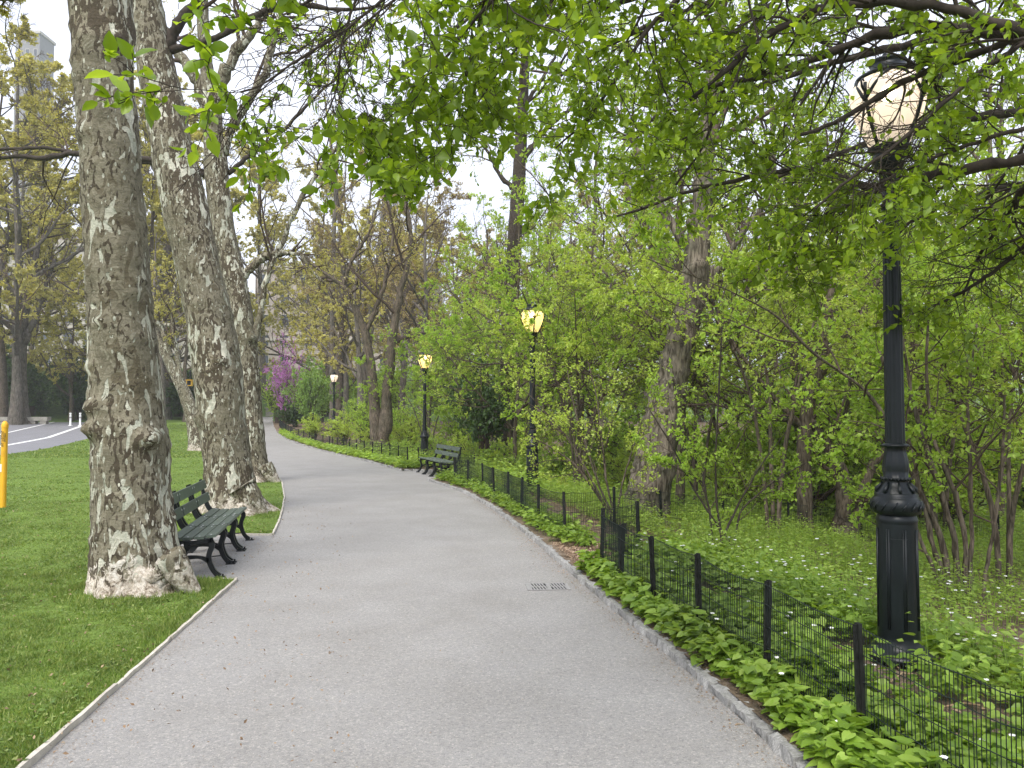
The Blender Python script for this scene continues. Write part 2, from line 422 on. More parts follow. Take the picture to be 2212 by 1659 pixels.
def ground_mat(name, stops, scale, bump=.6, patch=.6, pstops=((.3, (.8, .8, .8)), (.7, (1.2, 1.2, 1.2)))):
    m, nt, N, L, out = newmat(name)
    geo = N.new('ShaderNodeNewGeometry'); pos = geo.outputs['Position']
    n1 = noise_n(N, L, pos, scale, 6, .7, .4); n2 = noise_n(N, L, pos, patch, 4, .6)
    r1 = ramp(N, stops); L.new(n1.outputs['Fac'], r1.inputs[0])
    r2 = ramp(N, list(pstops)); L.new(n2.outputs['Fac'], r2.inputs[0])
    c = mixc(N, L, 1.0, r1.outputs[0], r2.outputs[0], 'MULTIPLY')
    p = N.new('ShaderNodeBsdfPrincipled'); L.new(c, p.inputs['Base Color']); p.inputs['Roughness'].default_value = .95; p.inputs['Specular IOR Level'].default_value = .1
    b = N.new('ShaderNodeBump'); b.inputs['Strength'].default_value = bump; b.inputs['Distance'].default_value = .02; L.new(n1.outputs['Fac'], b.inputs['Height']); L.new(b.outputs[0], p.inputs['Normal'])
    L.new(p.outputs[0], out.inputs[0]); return m

def emit_glass(name, col, em, mixf=.45, transp=.12):
    m, nt, N, L, out = newmat(name)
    p = N.new('ShaderNodeBsdfPrincipled'); p.inputs['Base Color'].default_value = (*col, 1); p.inputs['Roughness'].default_value = .35
    p.inputs['Emission Color'].default_value = (*col, 1); p.inputs['Emission Strength'].default_value = em
    tl = N.new('ShaderNodeBsdfTranslucent'); tl.inputs[0].default_value = (*col, 1)
    tp = N.new('ShaderNodeBsdfTransparent')
    m1 = N.new('ShaderNodeMixShader'); m1.inputs[0].default_value = mixf; L.new(p.outputs[0], m1.inputs[1]); L.new(tl.outputs[0], m1.inputs[2])
    m2 = N.new('ShaderNodeMixShader'); m2.inputs[0].default_value = transp; L.new(m1.outputs[0], m2.inputs[1]); L.new(tp.outputs[0], m2.inputs[2])
    L.new(m2.outputs[0], out.inputs[0]); return m

def emitter(name, col, s):
    m, nt, N, L, out = newmat(name)
    e = N.new('ShaderNodeEmission'); e.inputs[0].default_value = (*col, 1); e.inputs[1].default_value = s; L.new(e.outputs[0], out.inputs[0]); return m

M = {}
M['bark_plane'] = plane_bark()
M['bark_furrow'] = furrowed_bark('furrowed_bark', (.048, .040, .030), (.205, .180, .145))
M['bark_brown'] = furrowed_bark('brown_bark', (.050, .040, .030), (.175, .145, .115), 1.5)
M['bark_grey'] = furrowed_bark('grey_bark', (.075, .065, .055), (.20, .18, .16), .8)
M['bark_dark'] = simple('dark_branch', (.050, .040, .032), .9, var=.4, scale=14, bump=.5, bscale=60, spec=.2)
M['twig'] = simple('twig_bark', (.085, .062, .048), .9, var=.3, scale=10, spec=.15)
M['twig_bud'] = simple('budding_twig_bark', (.13, .098, .078), .9, var=.3, scale=3, spec=.15)
M['leaf_near'] = leaf_mat('leaf_near', (.130, .215, .010), (.205, .320, .018), (.300, .425, .038), .52, 1.8, .4)
M['leaf_green'] = leaf_mat('leaf_green', (.24, .38, .040), (.33, .49, .060), (.43, .57, .12), .5, .8)
M['leaf_dark'] = leaf_mat('leaf_dark', (.028, .060, .012), (.045, .095, .018), (.085, .150, .028), .3, 1.5)
M['leaf_lime'] = leaf_mat('leaf_lime', (.32, .44, .060), (.42, .54, .090), (.50, .60, .16), .5, .8)
M['leaf_willow'] = leaf_mat('leaf_willow', (.170, .290, .065), (.240, .380, .095), (.310, .450, .13), .46, .9)
M['leaf_bud'] = leaf_mat('leaf_bud', (.360, .345, .100), (.470, .450, .150), (.560, .530, .23), .47, .35)
M['leaf_brownbud'] = leaf_mat('leaf_brownbud', (.27, .215, .110), (.36, .29, .150), (.42, .37, .19), .4, .35)
M['leaf_low'] = leaf_mat('leaf_low', (.135, .230, .026), (.205, .325, .040), (.300, .420, .075), .44, 1.4, .4)
M['leaf_cover'] = leaf_mat('leaf_cover', (.190, .310, .045), (.280, .420, .065), (.390, .520, .110), .48, .7)
M['blossom'] = leaf_mat('blossom', (.42, .14, .40), (.52, .20, .50), (.60, .30, .58), .3, 1.5, tcol=(1.1, 1, 1.1))
M['flower'] = leaf_mat('flower', (.70, .70, .66), (.78, .78, .74), (.80, .80, .78), .2, 1, tcol=(1, 1, 1))
M['grass'] = leaf_mat('grass_blades', (.075, .140, .022), (.150, .240, .036), (.310, .350, .110), .34, 2.2, .5)
M['litter'] = leaf_mat('litter', (.14, .085, .045), (.24, .155, .085), (.36, .27, .17), .1, 2, .8, tcol=(1, 1, 1))
M['chips'] = leaf_mat('chips', (.20, .12, .075), (.32, .215, .14), (.46, .35, .25), .02, 2, .9, tcol=(1, 1, 1))
M['path'] = asphalt('path_asphalt', (.272, .264, .252), .22)
M['road'] = asphalt('road_asphalt', (.20, .20, .215), .25, .4)
M['lawn'] = ground_mat('lawn_ground', [(.3, (.085, .105, .035)), (.5, (.130, .200, .040)), (.7, (.190, .270, .060))], 28, .8, .5)
M['soil'] = ground_mat('woodland_soil', [(.3, (.08, .058, .042)), (.5, (.16, .12, .085)), (.7, (.28, .22, .16))], 26, .9, .8)
M['ground'] = ground_mat('far_ground', [(.3, (.050, .080, .020)), (.5, (.085, .140, .030)), (.7, (.13, .19, .045))], 3, .4, .1)
M['granite'] = simple('granite', (.29, .285, .27), .9, var=.42, scale=45, bump=1.0, bscale=38, obj_rand=.16, spec=.2)
M['timber_edge'] = simple('weathered_edging', (.50, .46, .39), .9, var=.22, scale=14, bump=.5, bscale=70, obj_rand=.1)
M['iron'] = simple('black_iron', (.008, .010, .011), .42, var=.3, scale=12, bump=.12, bscale=120, spec=.35)
M['lamp_iron'] = simple('lamp_black_paint', (.006, .009, .010), .33, var=.3, scale=9, bump=.1, bscale=90, spec=.32)
M['slat'] = simple('green_bench_slat', (.075, .098, .075), .45, var=.18, scale=9, bump=.25, bscale=60, obj_rand=.15)
M['wire'] = simple('fence_wire', (.010, .016, .013), .6, var=.2, spec=.25)
M['post'] = simple('fence_post', (.013, .014, .012), .7, var=.6, scale=25, bump=.3, bscale=80, spec=.2)
M['steel'] = simple('drain_steel', (.30, .29, .28), .6, metal=.2, var=.2, scale=30)
M['black'] = simple('dark_pit', (.01, .01, .01), .9)  # flat black: painted shade below the drain bars, also the signal lens
M['yellow'] = simple('marker_yellow', (.80, .42, .015), .5, var=.08, scale=4)
M['print'] = simple('marker_print', (.03, .025, .02), .6)
M['sticker'] = simple('white_sticker', (.75, .75, .74), .5, var=.05)
M['white'] = simple('white_paint', (.78, .78, .76), .5, var=.06, scale=5)
M['stone'] = simple('bench_concrete', (.34, .32, .27), .9, var=.2, scale=6, bump=.4)
M['facade'] = simple('limestone_facade', (.42, .39, .34), .9, var=.1, scale=1)
M['facade2'] = simple('buff_brick_facade', (.36, .31, .27), .9, var=.12, scale=1)
M['tower'] = simple('tower_stone', (.20, .195, .195), .9, var=.1, scale=1)
M['pane'] = simple('window_pane', (.05, .06, .075), .12, var=.2, spec=.8)
M['bolt'] = simple('bolt_steel', (.55, .56, .55), .4, metal=.3)
M['signal'] = simple('signal_yellow', (.72, .42, .03), .5, var=.05)
M['glass_lit'] = emit_glass('lamp_glass', (.95, .78, .36), .20, .35)
M['glass_pale'] = emit_glass('lamp_glass_pale', (.78, .73, .70), .0, .30)
M['bulb'] = emitter('bulb_glow', (1.0, .84, .60), 24)
M['water'] = simple('lake_water', (.20, .23, .23), .12, var=.1, scale=1, bump=.3, bscale=4)

# ------------------------------------------------------------------ setting
def sheet(name, x0f, x1f, ys, nx, zoff, mat, zfun=tz, power=1.0, **kw):
    ys = np.asarray(ys, float); a = np.array([x0f(y) for y in ys]); b = np.array([x1f(y) for y in ys])
    t = np.linspace(0, 1, nx) ** power
    X = a[:, None] * (1 - t) + b[:, None] * t; Y = np.repeat(ys[:, None], nx, 1)
    Z = zfun(X, Y) + zoff
    n = len(ys); i, j = np.meshgrid(np.arange(n - 1), np.arange(nx - 1), indexing='ij')
    Q = np.stack([i * nx + j, i * nx + j + 1, (i + 1) * nx + j + 1, (i + 1) * nx + j], -1).reshape(-1, 4)
    return link(name, mesh(name, np.stack([X, Y, Z], -1).reshape(-1, 3), Q=Q, mat=mat, smooth_=True), **(kw or dict(kind='structure')))

ysn = np.concatenate([np.arange(-3, 26, .5), np.arange(26, 76.5, 1.0)])
def kerb_in(y): return float(kx(y))
# one ground sheet under everything, out to the horizon
gx = np.concatenate([-np.geomspace(1500, 60, 10), np.linspace(-55, 40, 120), np.geomspace(45, 1500, 10)])
gy = np.concatenate([[-60, -20, -6], np.linspace(-3, 100, 140), np.geomspace(105, 2500, 12)])
GX, GY = np.meshgrid(gx, gy)
n_, m_ = GX.shape
i, j = np.meshgrid(np.arange(n_ - 1), np.arange(m_ - 1), indexing='ij')
Q = np.stack([i * m_ + j, i * m_ + j + 1, (i + 1) * m_ + j + 1, (i + 1) * m_ + j], -1).reshape(-1, 4)
link('ground', mesh('ground', np.stack([GX, GY, tz(GX, GY) - .05], -1).reshape(-1, 3), Q=Q, mat=M['ground'], smooth_=True), kind='structure')
sheet('path', lx, kerb_in, ysn, 4, 0.0, M['path'])
PADL, PADR = -3.98, 1.25
sheet('bench_pad', lambda y: PADL - (y - 8) * .16, lx, np.linspace(7.95, 10.86, 6), 3, 0.0, M['path'])
def pad_r(y): return float(kx(y)) + .95
sheet('bench_pad', kerb_in, pad_r, np.linspace(19.9, 23.1, 6), 3, 0.0, M['path'])
# lawn, in three strips so that it stops at the bench pad
def road_near(y): return float(np.interp(y, [-3, 20, 31, 47, 66], [-30, -22.5, -20.8, -25.5, -33.5]))
def road_far(y): return float(np.interp(y, [-3, 20, 31, 47, 66], [-52, -43, -39.5, -41, -47]))
LZ = .015
sheet('lawn', road_near, lambda y: lx(y) - .03, np.linspace(-3, 7.93, 16), 30, LZ, M['lawn'])
sheet('lawn', road_near, lambda y: PADL - (y - 8) * .16 - .02, np.linspace(7.93, 10.88, 6), 30, LZ, M['lawn'])
sheet('lawn', road_near, lambda y: lx(y) - .03, np.concatenate([np.linspace(10.88, 34, 24), np.linspace(35, 76, 24)]), 30, LZ, M['lawn'])
sheet('road', road_far, road_near, np.linspace(-3, 66, 60), 6, -.02, M['road'])
# painted lines on the road
for t0, w in ((.17, .34), (.42, .24), (.95, .2)):
    f = lambda y, t=t0: road_near(y) * (1 - t) + road_far(y) * t
    sheet('road_line', lambda y, w=w, f=f: f(y) - w, f, np.linspace(4, 66, 50), 2, -.012, M['white'])
# woodland floor on the right, a little below the top of the kerb
BZ = .055
sheet('woodland_floor', lambda y: float(kx(y)) + .055, lambda y: float(kx(y)) + 40, np.concatenate([np.linspace(-3, 19.88, 50)]), 60, BZ, M['soil'], power=1.6)
sheet('woodland_floor', lambda y: float(kx(y)) + .97, lambda y: float(kx(y)) + 40, np.linspace(19.88, 23.12, 8), 60, BZ, M['soil'], power=1.6)
sheet('woodland_floor', lambda y: float(kx(y)) + .055, lambda y: float(kx(y)) + 40, np.linspace(23.12, 66, 50), 60, BZ, M['soil'], power=1.6)
# lake beyond the woodland
lk = MB(); lk.add([(9, 26, -1.25), (60, 18, -1.25), (70, 60, -1.25), (14, 48, -1.25)], Q=[(0, 1, 2, 3)])
link('lake', lk.mesh('lake', M['water']), kind='structure')

# granite kerb, stone by stone
def rough_box(lx_, ly_, lz_, seed, amp=.012):
    r = np.random.default_rng(seed); n = [5, 2, 2]
    V = []; idx = {}
    T = []
    g = [np.linspace(-.5, .5, k + 1) for k in n]
    def vid(i, j, k):
        key = (i, j, k)
        if key not in idx:
            p = np.array([g[0][i] * lx_, g[1][j] * ly_, (g[2][k] + .5) * lz_])
            e = (i in (0, n[0])) + (j in (0, n[1])) + (k in (0, n[2]))
            c = np.array([0, 0, lz_ / 2])
            if e >= 2: p = c + (p - c) * np.array([.96, .88, .93])
            p = p + r.normal(size=3) * amp * (.5 if k == 0 else 1)
            idx[key] = len(V); V.append(p)
        return idx[key]
    Qs = []
    for a, b, c in ((0, 1, 2), (1, 2, 0), (2, 0, 1)):
        for side in (0, n[c]):
            for i in range(n[a]):
                for j in range(n[b]):
                    q = []
                    for (ii, jj) in ((i, j), (i + 1, j), (i + 1, j + 1), (i, j + 1)):
                        ijk = [0, 0, 0]; ijk[a] = ii; ijk[b] = jj; ijk[c] = side
                        q.append(vid(*ijk))
                    Qs.append(q if side else q[::-1])
    return V, Qs
stone_meshes = []
for s in range(8):
    V, Qs = rough_box(1.0, .080, .140, 40 + s, .0075)
    V = np.array(V)
    stone_meshes.append(mesh('kerb_stone', V, Q=Qs, mat=M['granite']))
def lay_stones(kerb, line, mats, name='stone', lo=.17, hi=.33, zoff=-.085, grow=1.0, rj=.025):
    P, _ = resample(line, np.ones(len(line)), max(12, int(len(line) * 8)))
    s = np.concatenate([[0], np.cumsum(np.linalg.norm(np.diff(P, axis=0), axis=1))]); q = 0
    k = 0
    while q < s[-1] - .05:
        f = 1 + max(0, (q - 14)) * .012 * grow
        L_ = random.uniform(lo, hi) * f
        if q + L_ > s[-1]: L_ = s[-1] - q
        c = np.array([np.interp(q + L_ / 2, s, P[:, d]) for d in range(2)])
        e = np.array([np.interp(q + L_, s, P[:, d]) - np.interp(q, s, P[:, d]) for d in range(2)])
        o = link(name, random.choice(mats), kerb, (c[0], c[1], float(tz(c[0], c[1])) + zoff + random.uniform(-.006, .008)), (random.uniform(-rj, rj), random.uniform(-rj, rj) * .5, math.atan2(e[1], e[0]) + random.uniform(-rj, rj)))
        o.scale = (L_ - .008, random.uniform(.95, 1.15), 1)
        q += L_; k += 1
    return k
def kerb_line(y0, y1, off=.042):
    ys = np.arange(y0, y1 + .01, .8); ys[-1] = y1
    return np.array([(float(kx(y)) + off, y, 0) for y in ys])
kerb1 = empty('kerb'); kerb1['kind'] = 'structure'
lay_stones(kerb1, kerb_line(1.2, 19.9), stone_meshes)
kerb2 = empty('kerb'); kerb2['kind'] = 'structure'
lay_stones(kerb2, np.array([(float(kx(23.1)) + 1.0, 23.12, 0), (float(kx(23.1)) + .06, 23.14, 0)]), stone_meshes)
lay_stones(kerb2, kerb_line(23.2, 70), stone_meshes, lo=.3, hi=.5)
# pale edging along the lawn
edge_meshes = []
for s in range(4):
    r = np.random.default_rng(80 + s); xs = np.linspace(-.5, .5, 9)
    top = np.stack([xs, .026 + .003 * r.normal(size=9), .03 + .003 * r.normal(size=9)], 1)
    V = []; 
    for i_, x in enumerate(xs):
        w = .014 + .002 * r.normal(); h = .024 + .003 * r.normal(); o_ = .003 * r.normal()
        V += [(x, -w + o_, -.06), (x, w + o_, -.06), (x, w + o_ - .003, h), (x, -w + o_ + .003, h)]
    Qs = []
    for i_ in range(8):
        for k in range(4): Qs.append((i_ * 4 + k, i_ * 4 + (k + 1) % 4, (i_ + 1) * 4 + (k + 1) % 4, (i_ + 1) * 4 + k))
    Qs += [(0, 3, 2, 1), (32, 33, 34, 35)]
    edge_meshes.append(mesh('edging_board', V, Q=Qs, mat=M['timber_edge']))
edging = empty('lawn_edging'); edging['kind'] = 'structure'
def left_line(y0, y1):
    ys = np.arange(y0, y1 + .01, .8); ys[-1] = y1
    return np.array([(float(lx(y)) - .015, y, 0) for y in ys])
lay_stones(edging, left_line(1.0, 7.95), edge_meshes, 'edging_board', 1.0, 1.7, .003, 0, .004)
lay_stones(edging, np.array([(-2.82, 7.93, 0), (-4.0, 7.93, 0)]), edge_meshes, 'edging_board', .5, .6, 0.0, 0, .004)
lay_stones(edging, np.array([(-4.4, 10.88, 0), (-3.36, 10.88, 0)]), edge_meshes, 'edging_board', .5, .6, 0.0, 0, .004)
lay_stones(edging, left_line(10.9, 34), edge_meshes, 'edging_board', .8, 1.3, .003, 0, .004)

# drain grate in the path
gc = ground(1185, 1270)
drain = empty('drain_grate', (gc[0], gc[1], .002), R(4), 'rectangular slotted metal drain grate set into the path by the kerb', 'drain')
b = MB(); W_, D_ = .17, .15
b.box((-W_ - .05, -D_, 0), (-W_, D_, .006)); b.box((W_, -D_, 0), (W_ + .03, D_, .006)); b.box((-W_, -D_, 0), (W_, -D_ + .02, .006)); b.box((-W_, D_ - .02, 0), (W_, D_, .006)); b.box((-.02, -D_ + .02, 0), (.02, D_ - .02, .006))
link('frame', b.mesh('frame', M['steel']), drain)
barm = MB().box((-.008, -D_ + .02, .001), (.008, D_ - .02, .005)).mesh('bar', M['steel'])
for s_ in (-1, 1):
    for k in range(5): link('bar', barm, drain, (s_ * (.040 + k * .030), 0, 0), (0, 0, R(6)))
pit_shade = MB().box((-W_, -D_ + .001, .0002), (W_, D_ - .001, .0008)); link('pit', pit_shade.mesh('pit', M['black']), drain)  # thin black sheet on the path, paints in the shade below the bars
crossb = MB().box((-W_, -.008, .0012), (W_, .008, .0062)); link('cross_bar', crossb.mesh('cross_bar', M['steel']), drain)

# ------------------------------------------------------------------ lamps
def make_lamp_meshes():
    ms = {}
    b = MB()
    b.lathe([(.001, .0), (.215, .0), (.215, .03), (.19, .05), (.165, .06), (.15, .085), (.137, .11), (.131, .14), (.1305, .15), (.1303, .16), (.126, .885), (.126, .893), (.126, .9), (.132, .915), (.125, .935), (.118, .95)], 32)
    for k in range(8):
        a = k * math.pi / 4 + .2
        p = [(.131 * math.cos(a), .131 * math.sin(a), .2), (.129 * math.cos(a), .129 * math.sin(a), .86)]
        b.tube(p, [.006, .006], 6)
        a2 = a + .07
        b.tube([(.131 * math.cos(a2 + .6), .131 * math.sin(a2 + .6), .2), (.129 * math.cos(a2 + .6), .129 * math.sin(a2 + .6), .86)], [.004, .004], 5)
    ms['pedestal'] = b.mesh('pedestal', M['lamp_iron'], True)
    b = MB()
    aa = np.linspace(-.42, .42, 7) - 2.45
    for r_, zz in ((.1318, (.46, .80)),):
        V = [(rr_ * math.cos(a), rr_ * math.sin(a), z_) for z_ in zz for rr_ in (.125, r_) for a in aa]
        n = 7; Qs = []
        for i_ in range(n - 1): Qs += [(n + i_, n + i_ + 1, 3 * n + i_ + 1, 3 * n + i_), (i_, i_ + 1, n + i_ + 1, n + i_), (2 * n + i_, 3 * n + i_, 3 * n + i_ + 1, 2 * n + i_ + 1)]
        Qs += [(0, n, 3 * n, 2 * n), (n - 1, 3 * n - 1, 4 * n - 1, 2 * n - 1)]
        b.add(V, Q=Qs)
    ms['access_door'] = b.mesh('access_door', M['lamp_iron'], False)
    b = MB(); b.lathe([(.118, .95), (.150, .965), (.161, .99), (.163, 1.02), (.157, 1.05), (.140, 1.068), (.135, 1.075), (.137, 1.092), (.128, 1.098)], 40, (20, .03))
    for k in range(16):
        a = k * math.pi / 8; b.tube([(.158 * math.cos(a), .158 * math.sin(a), .985), (.164 * math.cos(a + .1), .164 * math.sin(a + .1), 1.01), (.157 * math.cos(a + .25), .157 * math.sin(a + .25), 1.045)], [.004, .007, .004], 6)
    ms['belly_ring'] = b.mesh('belly_ring', M['lamp_iron'], True)
    b = MB(); b.lathe([(.128, 1.098), (.12, 1.115), (.098, 1.14), (.083, 1.165), (.080, 1.178), (.088, 1.185), (.088, 1.198), (.078, 1.205), (.084, 1.25), (.084, 1.29), (.078, 1.33), (.068, 1.37), (.066, 1.40), (.09, 1.41), (.092, 1.418), (.07, 1.43)], 48, (12, .05))
    for k in range(24):
        a = k * math.pi / 12; b.tube([(.088 * math.cos(a), .088 * math.sin(a), 1.183), (.088 * math.cos(a), .088 * math.sin(a), 1.20)], [.010, .010], 6)
    for k in range(8):
        a = k * math.pi / 4; b.tube([(.125 * math.cos(a), .125 * math.sin(a), 1.10), (.118 * math.cos(a), .118 * math.sin(a), 1.125), (.096 * math.cos(a), .096 * math.sin(a), 1.15), (.084 * math.cos(a), .084 * math.sin(a), 1.17)], [.010, .016, .010, .004], 6)
    ms['vase'] = b.mesh('vase', M['lamp_iron'], True)
    b = MB(); b.lathe([(.064, 1.43), (.062, 1.9), (.058, 2.5), (.053, 3.03)], 60, (12, .10)); ms['shaft'] = b.mesh('shaft', M['lamp_iron'], True)
    b = MB(); b.lathe([(.053, 3.03), (.068, 3.035), (.072, 3.05), (.065, 3.07), (.056, 3.08), (.058, 3.18), (.07, 3.26), (.078, 3.30), (.09, 3.315), (.105, 3.36), (.11, 3.40), (.10, 3.42), (.135, 3.44), (.142, 3.455), (.13, 3.465), (.001, 3.466)], 36, (12, .05)); ms['capital'] = b.mesh('capital', M['lamp_iron'], True)
    def tulip(t): # radius along the glass, t 0..1
        return .125 + .125 * math.sin(min(1, t * 1.15) * math.pi / 2) ** 1.0 if t < .87 else .25 - (t - .87) / .13 * .05
    b = MB(); b.lathe([(tulip(t) - .004, 3.468 + t * .46) for t in np.linspace(0, 1, 16)], 32); ms['glass_globe'] = b.mesh('glass_globe', M['glass_lit'], True)
    rb = MB(); ts = np.linspace(0, .88, 10); rb.tube([(tulip(t) + .004, 0, 3.46 + t * .46) for t in ts], [.013] * 10, 6)
    # fork of the rib into two half arches
    for s_ in (-1, 1):
        pp = []
        for q in np.linspace(0, 1, 8):
            a = s_ * q * math.pi / 4; r_ = .256 - .075 * q ** 1.5; pp.append((r_ * math.cos(a), r_ * math.sin(a), 3.74 + .20 * math.sin(q * math.pi / 2)))
        rb.tube(pp, [.012] * 8, 6)
    rb.tube([(.254, 0, 3.80), (.285, 0, 3.83), (.292, 0, 3.865), (.275, 0, 3.885), (.262, 0, 3.87)], [.010, .009, .008, .007, .006], 6)
    ms['cage_rib'] = rb.mesh('cage_rib', M['lamp_iron'], True)
    b = MB(); b.lathe([(.205, 3.925), (.215, 3.935), (.21, 3.95), (.17, 3.965), (.135, 3.99), (.115, 4.02), (.112, 4.04), (.122, 4.05), (.118, 4.065), (.06, 4.085), (.03, 4.10), (.035, 4.115), (.02, 4.13), (.001, 4.14)], 32); ms['cap'] = b.mesh('cap', M['lamp_iron'], True)
    b = MB(); b.lathe([(.001, 3.78), (.03, 3.79), (.05, 3.82), (.05, 3.86), (.03, 3.89), (.001, 3.90)], 12); ms['bulb'] = b.mesh('bulb', M['bulb'], True)
    return ms
LM = make_lamp_meshes()
def lamp(x, y, z, rz, label, pale=False):
    t = empty('street_lamp', (x, y, z), rz, label, 'street lamp', 'lit cast-iron park lamps beside the path')
    for k in ('pedestal', 'access_door', 'belly_ring', 'vase', 'shaft', 'capital', 'glass_globe', 'cap', 'bulb'):
        me = LM[k]
        if k == 'glass_globe' and pale: me = me.copy(); me.materials[0] = M['glass_pale']
        o = link(k, me, t)
    for k in range(4): link('cage_rib', LM['cage_rib'], t, (0, 0, 0), (0, 0, k * math.pi / 2))
    return t
lamp(2.60, 5.23, float(tz(2.6, 5.23)) + .10, R(30), 'nearest black lamp post, its lit glass head half hidden behind dark branches', True)
lamp(.44, 16.6, float(tz(.44, 16.6)) + .03, R(10), 'black lamp post with glowing head half buried in green leaves above the low fence')
lamp(-3.12, 27.5, float(tz(-3.12, 27.5)) + .0, R(48), 'black lamp post with clear yellow tulip head standing behind the right-hand benches')
lamp(-11.4, 49.2, float(tz(-11.4, 49.2)) + .05, R(20), 'most distant lamp with white glowing head above the far bushes', True)

# ------------------------------------------------------------------ benches
def flat_sweep(b, pts, wid, th, x0):
    """bar of thickness th (along x) swept along a curve in the y-z plane, wid across"""
    P, w = resample(np.array([(0, p[0], p[1]) for p in pts]), wid, 16)
    t = np.gradient(P, axis=0); t = norm(t); n = np.stack([0 * t[:, 0], -t[:, 2], t[:, 1]], 1)
    A = P + n * w[:, None] / 2; B_ = P - n * w[:, None] / 2
    V = np.concatenate([A + [x0, 0, 0], B_ + [x0, 0, 0], B_ + [x0 + th, 0, 0], A + [x0 + th, 0, 0]])
    k = len(P); Qs = []
    for i_ in range(k - 1):
        for a, c in ((0, 1), (1, 2), (2, 3), (3, 0)): Qs.append((a * k + i_, c * k + i_, c * k + i_ + 1, a * k + i_ + 1))
    Qs += [(0, 3 * k, 2 * k, k), (k - 1, 2 * k - 1, 3 * k - 1, 4 * k - 1)]
    b.add(V, Q=Qs)
BL = .80
def frame_mesh():
    b = MB(); th = .034
    flat_sweep(b, [(-.06, .012), (.0, .06), (.045, .16), (.055, .24), (.02, .32), (.012, .37), (.05, .395)], [.055, .045, .05, .05, .055, .06, .045], th, 0)
    flat_sweep(b, [(.53, .012), (.47, .07), (.42, .16), (.41, .24), (.44, .31), (.45, .36)], [.06, .045, .05, .05, .055, .06], th, 0)
    flat_sweep(b, [(.05, .175), (.12, .215), (.24, .225), (.36, .215), (.42, .175)], [.05, .03, .028, .03, .05], th, 0)
    flat_sweep(b, [(.01, .395), (.12, .375), (.26, .37), (.38, .385), (.45, .42)], [.045, .035, .03, .035, .06], th, 0)
    flat_sweep(b, [(.38, .385), (.45, .42), (.50, .52), (.53, .64), (.575, .83)], [.04, .06, .05, .042, .032], th, 0)
    b.box((-.012, -.115, 0), (th + .012, -.01, .012)); b.box((-.012, .50, 0), (th + .012, .60, .012))
    b.tube([(th / 2, -.09, .01), (th / 2, -.09, .035)], [.011, .011], 6)
    return b.mesh('end_frame', M['iron'])
FRM = frame_mesh()
def slat_mesh(name, w, th, L_):
    b = MB(); c = .004
    prof = [(-w / 2, 0), (w / 2, 0), (w / 2, th - c), (w / 2 - c, th), (-w / 2 + c, th), (-w / 2, th - c)]
    V = [(x, p[0], p[1]) for x in (0, L_) for p in prof]; k = 6
    Qs = [(i_, (i_ + 1) % k, (i_ + 1) % k + k, i_ + k) for i_ in range(k)] + [(0, 5, 4, 3), (0, 3, 2, 1), (6, 7, 8, 9), (6, 9, 10, 11)]
    b.add(V, Q=Qs); return b.mesh(name, M['slat'])
SEAT = slat_mesh('seat_slat', .099, .028, BL); BACK = slat_mesh('back_slat', .115, .024, BL)
BOLT = MB().lathe([(.010, 0), (.009, .004), (.001, .006)], 8).mesh('bolt', M['bolt'])
BRACE = MB().tube([(.03, .40, .19), (BL - .03, .03, .10)], [.007, .007], 6).mesh('brace_rod', M['iron'])
def bench(x, y, z, rz, label, group):
    t = empty('park_bench', (x, y, z), rz, label, 'bench', group)
    link('end_frame', FRM, t, (.015, 0, 0)); link('end_frame', FRM, t, (BL - .05, 0, 0))
    for k, (yy, zz, rx) in enumerate(((.03, .418, .10), (.145, .404, .05), (.26, .400, -.02), (.375, .408, -.14))):
        s_ = link('seat_slat', SEAT, t, (0, yy, zz), (-rx, 0, 0))
        for xx in (.035, BL - .035): link('bolt', BOLT, s_, (xx, 0, .028))
    for yy, zz in ((.487, .60), (.535, .765)):
        s_ = link('back_slat', BACK, t, (0, yy, zz), (R(76), 0, 0))
        for xx in (.035, BL - .035):
            link('bolt', BOLT, s_, (xx, .02, .024))
    link('brace_rod', BRACE, t)
    return t
def bench_row(p0, p1, n, labels, group):
    d = np.array(p1) - np.array(p0); L_ = np.linalg.norm(d); d /= L_
    for k in range(n):
        q = np.array(p0) + d * (k * (BL + .045))
        bench(q[0], q[1], float(tz(q[0], q[1])) + .0, math.atan2(d[1], d[0]), labels[k], group)
bench_row((-3.10, 8.05), (-3.66, 10.7), 3, ['green slatted bench nearest the viewer, partly hidden by the nearest spotted trunk', 'green slatted bench in the middle of the left-hand row of three',
          'green slatted bench at the far end of the left row, by the second spotted trunk'], 'green benches ganged in a row on the left of the path')
bench_row((-2.72, 22.7), (-1.72, 19.9), 3, ['far dark bench of the right-hand row, in front of the lamp', 'middle dark bench of the row in the kerb recess on the right', 'dark bench of the right-hand row that stands closest to the viewer, behind plants'],
          'dark benches ganged in a row in the recess on the right')

